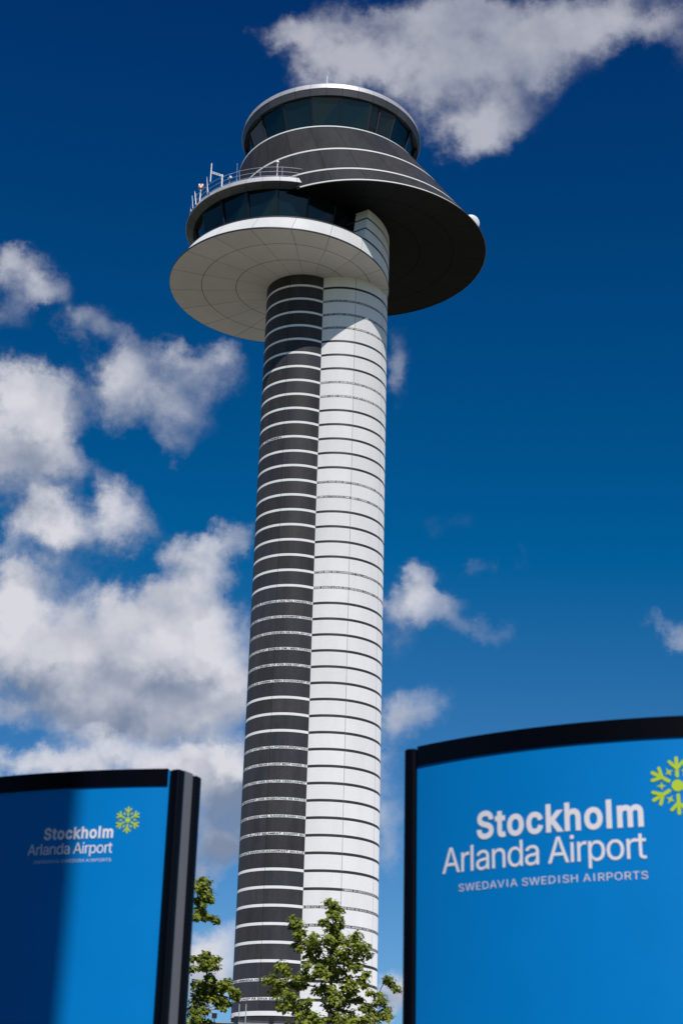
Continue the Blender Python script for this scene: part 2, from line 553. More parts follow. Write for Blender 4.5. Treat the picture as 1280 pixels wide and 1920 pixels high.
for i, s, a0, a1 in (
        (-4, 'SAINT-LOUIS DU SENEGAL ANROPAR PORT-ETIENNE SAINT-LOUIS', -112, -2),
        (-3, 'E VI VET INGET SEDAN STARTEN FRÅN SAINT-LOUIS VI SÖKER', -112, -2),
        (-2, 'NT-LOUIS 0725 STOP UPPHÖRT SE START TILL DAKAR STOP', -112, -2),
        (2, 'SAINT-LOUIS ANROPAR PORT-ETIENNE VISET DER VIDARE TILL', -112, -2),
        (3, 'ENNE / JUBY ANROPAR PORT-ETIENNE REGLAN ÄR KLAR I DAG', -112, -2),
        (9, '/ OFTA HAR JAG SETT DIG ABSORBERAD, BERNIS, I DIN KÄRA', -112, -2),
        (10, 'SOM DU TYCKTE OM. MEN VARMA, SÖKTA, MILDA KVÄLLAR I', -112, -2),
        (15, 'ETTEN MED EN CIGARRETT TILL LANTERNA OCH TÄNDER DEN', -112, -2),
        (16, 'NNE SAINT-LOUIS DU SENEGAL LIGGER I DRÖMMAR MEN VI', -112, -2),
        (34, '/ BERNIS, DU ANFÖRTRODDE MIG EN GÅNG DINA', -71, -2),
        (35, 'R RIKTIGT SANDEN. MINNS INTE SÅ NOGA VAD JAG HADE SAGT', -112, -2),
        (36, 'MIG EN GÅNG DET SOM JAG ANADE GÖMDE SIG ÖVERALLT I', -112, -2),
        (37, 'OCH JAG KÄNDE DIG SÅ VÄL ATT JAG ENDAST SÅG', -112, -2)):
    inscription('w', i, s, R(a0), R(a1), white_shaft)
for i, s, a0, a1 in (
        (6, 'MINNENA I DRÖMMEN', -178, -113),
        (17, 'SOVANDE HJÄRTE. STÄDERNA LÅG TILL HANDS PÅ', -182, -58.5),
        (18, 'VÅRT LÅGA MOD. TYSTNAD OCH ENSAMHET FANNS', -182, -58.5),
        (19, 'DRÖMMARNA RIKARE. OCH SANDEN ÄR FULL AV LIV', -182, -59.5),
        (20, 'VINDEN DOG PLÖTSLIGT. BÖRJAR OM / MEN STJÄRN', -182, -58.5),
        (21, 'FYRENS FLOCKAR ÅTERIGEN UT FÖR OSS DET LUGN', -182, -58.5),
        (22, 'VAR DAGARNA SÅ VARMA / MEN SYDKORSET FI', -182, -59),
        (26, 'PÅ HIMLEN LUGNT VATTEN. HELA STJÄRNUPPSÄTTNIN', -182, -58.5),
        (27, 'OCH DERA DITT PLAN PEKAR LUGNT MOT NORR. O', -182, -58.5),
        (28, 'DINA ENSLIGA STEG? HÄR SLUTAR VERKLIGHET', -182, -59),
        (29, 'DET MOT MÅNSKENET, DÄR INGENTING ÄR RIKTIG', -182, -58.5),
        (30, 'DU SER BERNIS? KANSKE HÄR. KANSKE DÄR? DIN', -182, -59.5),
        (31, 'DET VAR ANDRA SÅ LITET BELAMRAT. KNAPPT EN', -182, -59),
        (32, 'MED BRANTASTE SÄNKOR KNAPPAST SKULLE', -182, -58.5),
        (39, 'VETEN / MED ARMARNA HÖJDA MOT VÅR SKYS', -182, -59),
        (40, 'HADE DU INTE TUNGT PÅ DINA SKULDROR ÄN', -182, -59)):
    inscription('d', i, s, R(a0), R(a1), dark_shaft)

# ---- lower, white disc: soffit, rim, sloping collar that climbs to the upper disc on the right
RING = [(2.0, -3.35, 103.0), (4.22, -4.07, 102.55), (6.31, -4.53, 102.55), (8.12, -5.07, 102.45)]


def ring_pt(r, cx, cy, a, z):
    return (cx + r * math.cos(a), cy + r * math.sin(a), z)


def soffit(name, rings, z, n_seg, a_ref, mats, seed, ring_w=0.045, skip=None):
    seams = [a_ref + 2 * math.pi * k / n_seg for k in range(n_seg)]
    A = angles(a_ref - .05, a_ref - .05 + 2 * math.pi, seams, R(3), R(0.13))
    prof = []
    for k, q in enumerate(rings):
        if 0 < k < len(rings) - 1:
            for s in (-1, 1):
                prof.append((q[0] + s * ring_w / 2, q[1], q[2], 'ring' if s < 0 else k + 1))
        else:
            prof.append((*q, k + 1))
    P = [[ring_pt(q[0], q[1], q[2], a, z) for q in prof] for a, _, _ in A]
    tn = tones(seed)
    mm = Mesh().grid(P, lambda i, j: 1 if (A[i][1] or prof[j][3] == 'ring') else 0, lambda i, j: tn(A[i][2], prof[j][3]),
                     skip=(lambda i, j: skip(P[i][j])) if skip else None)
    return mm.build(name, mats, tower, smooth=False)


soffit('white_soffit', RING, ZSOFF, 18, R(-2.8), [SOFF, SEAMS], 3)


def collar(z):
    """the white collar: a leaning cone, upright on its right side"""
    r = 8.12 - .33 * (z - ZSOFF)
    return r, 3.05 - r, 102.45


FULL = [2 * math.pi * k / 180 for k in range(180)]
m = Mesh().grid([[ring_pt(8.125, -5.07, 102.45, a, ZSOFF - .01), ring_pt(8.16, -5.07, 102.45, a, ZSOFF + .04), ring_pt(8.14, -5.07, 102.45, a, ZSOFF + .12)] for a in FULL], closed=True)
m.build('disc_rim', [material('dark rim', (.03, .029, .035), 0.4, 0.4)], tower)
seams = [R(-2.8) + 2 * math.pi * k / 18 for k in range(18)]
A = angles(R(-12), R(348), seams, R(2.5), R(.10))
zz = (ZSOFF + .12, 65.02)
tn = tones(4)
m = Mesh().grid([[ring_pt(*collar(z), a, z) for z in zz] for a, _, _ in A], lambda i, j: 1 if A[i][1] else 0, lambda i, j: tn(A[i][2]))
m.build('collar', [WHITE, SEAMW], tower)
# dark edge on top of the collar and the ledge behind it
rt, cxt, cyt = collar(65.02)
m = Mesh().grid([[(cxt + (rt + .015) * math.cos(a), cyt + (rt + .015) * math.sin(a), 65.02),
                  (cxt + (rt - .03) * math.cos(a), cyt + (rt - .03) * math.sin(a), 65.15),
                  (cxt + (rt - .12) * math.cos(a), cyt + (rt - .12) * math.sin(a), 65.16),
                  (-5.05 + 5.4 * math.cos(a), 102.6 + 5.4 * math.sin(a), 65.16)] for a in FULL], closed=True)
m.build('ledge', [DLINE], tower)
# the part of the collar that goes on up to the black disc
AW = angles(R(-41.6), R(41.6), [R(-22), R(0), R(22)], R(2.0), R(.10))
zs = [(65.02, 1), (65.20, 0), (66.11, 1), (66.25, 0), (67.12, 1), (67.26, 0), (68.06, 0)]
m = Mesh().grid([[ring_pt(collar(z)[0] + .012, collar(z)[1], collar(z)[2], a, z) for z, _ in zs] for a, _, _ in AW],
                lambda i, j: 2 if AW[i][1] else zs[j][1])
cut = Vector((-.83, .56, 0)).normalized()
for sgn in (-1, 1):
    cd = Vector((cut.x, cut.y if sgn < 0 else -cut.y, 0))
    rows = []
    for d in (0.0, 1.05):
        row = []
        for z, _ in zs:
            p0 = Vector(ring_pt(collar(z)[0] + .012, collar(z)[1], collar(z)[2], R(41.6) * sgn, z))
            row.append(tuple(p0 + cd * d))
        rows.append(row)
    if sgn > 0:
        rows.reverse()
    m.grid(list(reversed(rows)), lambda i, j: zs[j][1])
    # dark door in the cut face
    rows = []
    for d in (1.05, 2.6):
        row = []
        for z in (65.17, 68.06):
            p0 = Vector(ring_pt(collar(z)[0] + .012, collar(z)[1], collar(z)[2], R(41.6) * sgn, z))
            row.append(tuple(p0 + cd * d + Vector((.06, -.09 * sgn, 0))))
        rows.append(row)
    m.grid(rows, lambda i, j: 3)
m.build('raised_collar', [WHITE, DLINE, SEAMW, BLACK], tower)
p0 = Vector(ring_pt(*collar(67.2), R(-41.6), 67.15))
m = Mesh().tube([p0 + cut * 1.02 + Vector((-.02, -.03, 0)), p0 + cut * 2.3 + Vector((-.02, -.03, 0))], .05, 6)
m.tube([p0 + cut * 1.9 + Vector((-.1, -.16, -2)), p0 + cut * 1.9 + Vector((-.1, -.16, -.1))], .03, 6)
m.build('door_frame', [FASC], tower)


# ---- glazed rooms
def glazing(cx, cy, rb, zb, rt, zt, n, a_ref, skip_door=None):
    for k in range(n):
        a0 = a_ref + 2 * math.pi * k / n
        a1 = a_ref + 2 * math.pi * (k + 1) / n
        q = [ring_pt(rb, cx, cy, a0, zb), ring_pt(rb, cx, cy, a1, zb), ring_pt(rt, cx, cy, a1, zt), ring_pt(rt, cx, cy, a0, zt)]
        tw = rnd.uniform(-.02, .02)
        q[2], q[3] = [(cx + (x - cx) * (1 + s_ * tw), cy + (y - cy) * (1 + s_ * tw), z) for s_, (x, y, z) in ((1, q[2]), (-1, q[3]))]
        inw = [(cx + (x - cx) * .985, cy + (y - cy) * .985, z) for x, y, z in q]
        mm = Mesh().add(q + inw, [(0, 1, 2, 3), (7, 6, 5, 4), (0, 4, 5, 1), (1, 5, 6, 2), (2, 6, 7, 3), (3, 7, 4, 0)])
        win = mm.build('window', [GLASS], tower, smooth=False)
        mu = Mesh().tube([Vector(ring_pt(rb + .015, cx, cy, a0, zb)), Vector(ring_pt(rt + .015, cx, cy, a0, zt))], .075, 6)
        mu.build('mullion', [BLACK], win)


LC = (-5.05, 102.6)
glazing(*LC, 5.75, 65.14, 6.52, 68.24, 18, R(-91.0))
UC = (-1.575, 103.9)
glazing(*UC, 5.75, 74.56, 6.66, 77.53, 18, R(-90 + 6.8))
# the opening light of the upper room
aD = R(-90 + 34.6)
m = Mesh()
m.tube([ring_pt(5.70, *UC, aD, 74.56), ring_pt(6.58, *UC, aD, 77.53)], .10, 6)
m.tube([ring_pt(5.62 + .42, *UC, R(-90 + 27), 75.85), ring_pt(5.62 + .42, *UC, aD, 75.85)], .13, 6)
m.tube([ring_pt(5.72, *UC, R(-90 + 27.6), 74.56), ring_pt(6.62, *UC, R(-90 + 27.6), 77.53)], .10, 6)
m.build('window_frame', [BLACK], tower)
# dark interior cores so that the rooms are not hollow shells
m = Mesh()
for (cx, cy), r, za, zb in ((LC, 4.9, 65.1, 68.3), (UC, 4.9, 74.5, 77.6)):
    m.grid([[ring_pt(r, cx, cy, a, z) for z in (za, zb)] for a in FULL[::5]], closed=True)
m.build('room_interior', [BLACK], tower)


def roof_edge(c, z_soff, r_soff, z_mid, r_mid, z_top, r_top, a_ref, seed, names, skip=None):
    """dark fascia below, bright aluminium edge above, flat roof"""
    n = 36
    seams = [a_ref + 2 * math.pi * k / n for k in range(n)]
    A = angles(a_ref - .02, a_ref - .02 + 2 * math.pi, seams, R(2.6), R(.12))
    tn = tones(seed)
    P = [[ring_pt(r_soff, *c, a, z_soff), ring_pt(r_mid - .03, *c, a, z_mid - .02)] for a, _, _ in A]
    Mesh().grid(P, lambda i, j: 1 if A[i][1] else 0, lambda i, j: tn(A[i][2])).build(names[0], [FASC, SEAMD], tower)
    P = [[ring_pt(r_mid - .03, *c, a, z_mid - .02), ring_pt(r_mid, *c, a, z_mid), ring_pt(r_top, *c, a, z_top), ring_pt(r_top - .12, *c, a, z_top + .02)] for a, _, _ in A]
    Mesh().grid(P, lambda i, j: 1 if (A[i][1] and j == 1) else 0, lambda i, j: tn(A[i][2], 1)).build(names[1], [ALU, SEAMW], tower)
    m = Mesh()
    m.grid([[ring_pt(.05, *c, a, z_top - .03), ring_pt(r_top - .12, *c, a, z_top + .02)] for a in FULL[::2]], closed=True)
    m.build(names[2], [FASC], tower)
    m = Mesh()
    m.grid([[ring_pt(r_soff - .7, *c, a, z_soff + .03), ring_pt(r_soff, *c, a, z_soff)] for a in FULL[::2]], closed=True)
    m.build(names[3], [BLACK], tower)


roof_edge(LC, 68.20, 6.70, 68.52, 7.26, 69.03, 7.02, R(-90), 5, ('roof_fascia', 'roof_edge', 'roof_deck', 'eaves_soffit'))
roof_edge(UC, 77.50, 6.83, 78.03, 7.03, 78.47, 6.93, R(-90 + 6.8), 6, ('roof_fascia', 'roof_edge', 'roof_deck', 'eaves_soffit'))

# ---- upper, black disc: leaning cone with white lines, black soffit
PROF = [(68.05, 9.53, .93), (69.38, 9.07, .295), (71.74, 8.155, -.505), (74.53, 7.09, -1.56)]


def cone(z):
    for a, b in zip(PROF, PROF[1:]):
        if z <= b[0] or b is PROF[-1]:
            t = (z - a[0]) / (b[0] - a[0])
            return a[1] + (b[1] - a[1]) * t, a[2] + (b[2] - a[2]) * t, 103.9


seams = [R(-103) + 2 * math.pi * k / 24 for k in range(24)]
A = angles(R(-103) - .03, R(-103) - .03 + 2 * math.pi, seams, R(2), R(.13))
zs = [(68.05, 1, 0), (68.20, 0, 0), (69.31, 1, 1), (69.46, 0, 1), (71.66, 1, 2), (71.82, 0, 2), (74.40, 1, 3), (74.53, 1, 3)]
tn = tones(7)


def over_lower_room(p):
    return math.hypot(p[0] - LC[0], p[1] - LC[1]) < 7.05


P = [[ring_pt(cone(z)[0], cone(z)[1], cone(z)[2], a, z) for z, _, _ in zs] for a, _, _ in A]
m = Mesh().grid(P, lambda i, j: 2 if (A[i][1] and not zs[j][1]) else zs[j][1], lambda i, j: tn(A[i][2], zs[j][2]),
                skip=lambda i, j: j == 0 and over_lower_room(P[i][0]))
m.build('upper_cone', [DARK, WLINE, SEAMD], tower)
r9, c9, y9 = cone(74.53)
m = Mesh().grid([[ring_pt(r9, c9, y9, a, 74.53), ring_pt(r9 - .1, c9, y9, a, 74.57), ring_pt(5.5, *UC, a, 74.55)] for a in FULL], closed=True)
m.build('cone_ledge', [WLINE], tower)
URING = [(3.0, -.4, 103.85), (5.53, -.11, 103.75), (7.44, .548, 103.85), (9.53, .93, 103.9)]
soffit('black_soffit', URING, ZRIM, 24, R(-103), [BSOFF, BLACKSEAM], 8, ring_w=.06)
m = Mesh().grid([[ring_pt(9.50, .93, 103.9, a, ZRIM - .035), ring_pt(9.545, .93, 103.9, a, ZRIM + .0), ring_pt(9.53, .93, 103.9, a, ZRIM + .02)] for a in FULL],
                skip=lambda i, j: over_lower_room(ring_pt(9.53, .93, 103.9, FULL[i], 0)), closed=True)
m.build('disc_rim', [material('brown rim', (.16, .12, .09), 0.5, 0.4)], tower)  # thin brown edge round the upper disc

# ---- railing on the lower roof
m = Mesh()
arc = [R(-52) - R(226) * k / 110 for k in range(111)]
for z, r in ((69.20, 6.88), (69.52, 6.93), (69.86, 7.0)):
    m.tube([ring_pt(r, LC[0] - .05, LC[1], a, z) for a in arc], .022, 6)
rail = m.build('railing', [STEEL], tower)
for k in range(16):
    a = R(-62 - 13.2 * k)
    m = Mesh().tube([ring_pt(6.83, LC[0] - .05, LC[1], a, 69.0), ring_pt(6.92, LC[0] - .05, LC[1], a, 69.5), ring_pt(7.01, LC[0] - .05, LC[1], a, 69.9)], .028, 6)
    if k in (5, 7, 9):
        q = ring_pt(7.02, LC[0] - .05, LC[1], a, 70.0)
        m.tube([ring_pt(7.0, LC[0] - .05, LC[1], a, 69.9), q], .02, 6)
        m.tube([(q[0], q[1], q[2]), (q[0], q[1], q[2] + .07), (q[0], q[1], q[2] + .12)], [.06, .075, .02], 8)
    m.build('railing_post', [STEEL], rail)

# ---- things standing on the tower
ant = empty('dipole_antenna', (-9.31, 97.03, 69.0), 'pale upright rod antenna on a side arm above the roof railing', 'antenna')
m = Mesh().tube([(-9.31, 97.03, 69.0), (-9.31, 97.03, 70.06)], .055, 8)
m.build('post', [WHITEPAINT], ant)
m = Mesh().tube([(-9.27, 97.03, 70.02), (-10.14, 97.03, 70.33)], .032, 6)
m.tube([(-9.27, 97.03, 69.90), (-10.14, 97.03, 70.20)], .032, 6)
for t in (.25, .5, .75):
    m.tube([(-9.27 - .87 * t, 97.03, 69.88 + .31 * t), (-9.27 - .87 * t, 97.03, 70.03 + .31 * t)], .02, 6)
m.build('arm', [WHITEPAINT], ant)
m = Mesh().tube([(-10.16, 97.03, 69.43), (-10.155, 97.03, 69.9), (-10.15, 97.03, 71.03)], [.04, .045, .04], 8)
m.build('dipole_rod', [WHITEPAINT], ant)

lamp = empty('warning_panel', (-11.04, 98.95, 69.0), 'small red and white chequered box on a pole at the roof edge', 'marker')
m = Mesh().tube([(-11.04, 98.95, 69.0), (-11.02, 98.95, 70.16)], .05, 8)
m.build('pole', [WHITEPAINT], lamp)
m = Mesh()
for ix in range(3):
    for iz in range(2):
        for iy in range(2):
            m.box((-11.02 + (ix - 1) * .115, 98.95 + (iy - .5) * .16, 70.22 + iz * .16), (.115, .16, .16), (ix + iz + iy) % 2)
m.build('box', [RED, WHITEPAINT], lamp, smooth=False)

bea = empty('roof_beacon', (-5.27, 94.98 + .75, 69.0), 'small white lamp on a short stem by the middle of the railing', 'lamp')
m = Mesh().tube([(-5.27, 95.73, 69.0), (-5.27, 95.73, 70.28)], .035, 8)
m.build('stem', [WHITEPAINT], bea)
m = Mesh().tube([(-5.27, 95.73, 70.26), (-5.27, 95.73, 70.32), (-5.27, 95.73, 70.42), (-5.27, 95.73, 70.5), (-5.27, 95.73, 70.54)], [.06, .11, .11, .06, .01], 10)
m.build('lamp_head', [WHITEPAINT], bea)

cam2 = empty('roof_camera', (-8.75, 96.75, 69.0), 'little white camera on a bracket right of the rod antenna', 'camera')
Mesh().tube([(-8.75, 96.75, 69.0), (-8.75, 96.75, 69.5)], .03, 6).build('bracket', [STEEL], cam2)
m = Mesh().box((-8.73, 96.68, 69.58), (.17, .30, .15), 0, .5)
m.build('housing', [WHITEPAINT], cam2, smooth=False)
m = Mesh().tube([(-8.80, 96.53, 69.57), (-8.84, 96.46, 69.56)], .05, 8)
m.build('lens_hood', [BLACK], cam2)

mast = empty('roof_mast', (-2.0, 100.6, 78.4), 'thin white whip antenna on the very top of the tower', 'antenna')
Mesh().tube([(-2.0, 100.6, 78.4), (-2.0, 100.6, 79.3), (-2.0, 100.6, 82.05)], [.06, .045, .035], 8).build('whip', [WHITEPAINT], mast)
Mesh().tube([(-2.0, 100.6, 78.42), (-2.0, 100.6, 78.62)], [.16, .09], 10).build('mount', [STEEL], mast)

for (x, y, h, lab) in ((-11.62, 100.2, 1.35, 'thin pale rod leaning out at the far left end of the roof railing'),
                       (-11.35, 99.35, 1.15, 'short pale rod between the leftmost rod and the red chequered box'),
                       (-10.35, 97.75, 1.25, 'thin pale rod between the red chequered box and the dipole antenna'),
                       (-8.2, 96.45, 1.55, 'thin pale rod with a ball tip just right of the little roof camera')):
    lean = -.10 if x < -10 else -.02
    m = Mesh().tube([(x, y, 69.0), (x + lean, y, 69.0 + h * .6), (x + lean * 1.6, y, 69.0 + h)], [.024, .02, .016], 6)
    if x > -10.5:
        m.tube([(x + lean * 1.6, y, 69.0 + h), (x + lean * 1.6, y, 69.06 + h), (x + lean * 1.6, y, 69.12 + h)], [.02, .045, .015], 8)
    tag(m.build('lightning_rod', [STEEL], None, origin=(x, y, 69.0)), lab, 'rod', 'rods along the lower roof railing')

# drum antenna behind the right flank of the upper disc
dc = Vector((9.47, 105.0, 71.78))
drum = empty('drum_antenna', dc, 'round white drum antenna peeping out behind the right edge of the upper disc', 'antenna')
ax = Vector((.12, -1, -.35)).normalized()
m = Mesh()
e1 = ax.cross(Vector((0, 0, 1))).normalized()
e2 = ax.cross(e1)
prof = [(.0, .15), (.30, .14), (.55, .10), (.67, .03), (.70, -.02), (.70, -.30), (.45, -.42), (.0, -.45)]
m.grid([[tuple(dc + (e1 * math.cos(a) + e2 * math.sin(a)) * max(r, .001) + ax * h) for r, h in prof] for a in FULL[::5]], closed=True)
m.build('radome', [WHITEPAINT], drum)
Mesh().tube([dc - ax * .4, dc + Vector((-1.2, -.2, -.6)), dc + Vector((-2.4, -.3, -.9))], .07, 8).build('bracket', [STEEL], drum)

# ---------------------------------------------------------------- ground
GRASS = mottle(material('short grass', (.06, .09, .03), 0.9, 0.1), (.105, .108, .060), 0.35, .6, fine=(5, .3))
ASPH = mottle(material('asphalt', (.07, .07, .07), 0.9, 0.2), (.085, .083, .080), 0.2, .5, fine=(30, .25))
PAVE = mottle(material('concrete paving', (.3, .29, .28), 0.85, 0.2), (.34, .325, .30), 0.12, .4, fine=(12, .1))
m = Mesh().add([(-3000, -3000, 0), (3000, -3000, 0), (3000, 3000, 0), (-3000, 3000, 0)], [(0, 1, 2, 3)])
tag(m.build('ground', [GRASS], smooth=False), kind='structure')
m = Mesh().add([(-70, 68, .004), (70, 68, .004), (70, 160, .004), (-70, 160, .004)], [(0, 1, 2, 3)])
tag(m.build('apron', [PAVE], smooth=False), kind='structure')
m = Mesh().add([(-120, 14, .006), (120, 14, .006), (120, 26, .006), (-120, 26, .006)], [(0, 1, 2, 3)])
tag(m.build('road', [ASPH], smooth=False), kind='structure')
m = Mesh().box((0, 1, .06), (60, 22, .12))
tag(m.build('pavement', [PAVE], smooth=False), kind='structure')

# ---------------------------------------------------------------- low building in front of the tower
WALLM = mottle(material('grey wall panels', (.33, .33, .34), 0.6, 0.3), (.34, .34, .345), 0.1, .5, fine=(6, .05))
ROOFM = mottle(material('roof felt', (.10, .10, .10), 0.8, 0.2), (.11, .108, .105), 0.2, .8)
bld = empty('low_building', (-1, 93, 0), 'low flat roofed building with a white parapet at the foot of the tower', 'building')
m = Mesh().box((-1, 93.5, 4.85), (44, 11, 9.7))
m.build('wall', [WALLM], bld, smooth=False)
m = Mesh().box((-1, 93.5, 9.76), (44.5, 11.4, .12))
m.build('roof', [ROOFM], bld, smooth=False)
m = Mesh().box((10.1, 90.0, 10.08), (29.8, .25, .52))
m.box((10.1, 90.0, 10.375), (29.9, .42, .07), 1)
m.build('parapet', [WHITEPAINT, FASC], bld, smooth=False)
m = Mesh().box((-13.6, 90.05, 10.02), (17.4, .25, .40), 1)
m.box((-13.6, 90.05, 10.245), (17.5, .42, .05), 1)
m.build('parapet', [WHITEPAINT, ROOFM], bld, smooth=False)
m = Mesh()
for z in (9.98, 10.12):
    m.tube([(-14, 88.4, z), (12, 88.4, z)], .03, 6)
for k in range(18):
    m.tube([(-13.5 + 1.45 * k, 88.4, 9.75), (-13.5 + 1.45 * k, 88.4, 10.12)], .025, 6)
m.build('cable_rail', [STEEL], bld)
for k in range(14):
    for z, h in ((5.4, 1.7), (2.0, 1.9)):
        Mesh().box((-21 + 3.1 * k, 87.985, z), (2.3, .03, h)).build('window', [GLASS], bld, smooth=False)

fl = empty('floodlight', (-4.83, 88.2, 9.9), 'black roof floodlight in front of the dark shaft, left one of the row', 'floodlight', 'floodlights along the low roof')
m = Mesh().box((-4.83, 88.2, 10.31), (.24, .16, .24))
m.box((-4.83, 88.13, 10.31), (.27, .04, .27))
hd = m.build('housing', [BLACK], fl, smooth=False)
m = Mesh().tube([(-4.83, 88.25, 9.8), (-4.83, 88.25, 10.22)], .03, 6)
st = m.build('bracket', [BLACK], fl)
for (x, z, lab) in ((-6.01, 10.27, 'wide black roof floodlight against open sky left of the shaft'), (-2.98, 9.86, 'black roof floodlight in front of the dark shaft, right one of the pair'),
                    (-1.42, 9.84, 'black roof floodlight below the line between dark and white shaft')):
    c = fl.copy()
    COL.objects.link(c)
    c.location = (x, 88.2, z - (.0 if z < 10 else .24))
    c['label'] = lab
    for ch in (hd, st):
        d = ch.copy()
        COL.objects.link(d)
        d.parent = c
for x, lab in ((-4.77, 'left of two thin steel rods standing on the low roof'), (-4.41, 'right of two thin steel rods standing on the low roof')):
    rod = Mesh().tube([(x, 89.2, 9.8), (x, 89.2, 10.5), (x, 89.2, 11.18)], [.035, .03, .028], 8).build('roof_rod', [STEEL], None, origin=(x, 89.2, 9.8))
    tag(rod, lab, 'rod', 'rods on the low roof')

# unseen block added behind the photographer; its corner shades the left sign
caster = empty('shadow_block', (-9, -14, 0), 'unseen tall pale block added behind the photographer to shade the left sign', 'building')
TX = -1.06 + 9.1 * math.tan(SUN_AZ)
Mesh().box((TX - 9, -14.5, 11), (18, 24, 22)).build('wall', [WALLM], caster, smooth=False)
Mesh().box((TX - 9, -14.5, 22.15), (18.0, 24.0, .3)).build('roof', [ROOFM], caster, smooth=False)
for k in range(5):
    for q in range(6):
        Mesh().box((TX - 1.9 - 3.4 * k, -2.49, 3 + 3.4 * q), (2.4, .03, 1.9)).build('window', [GLASS], caster, smooth=False)

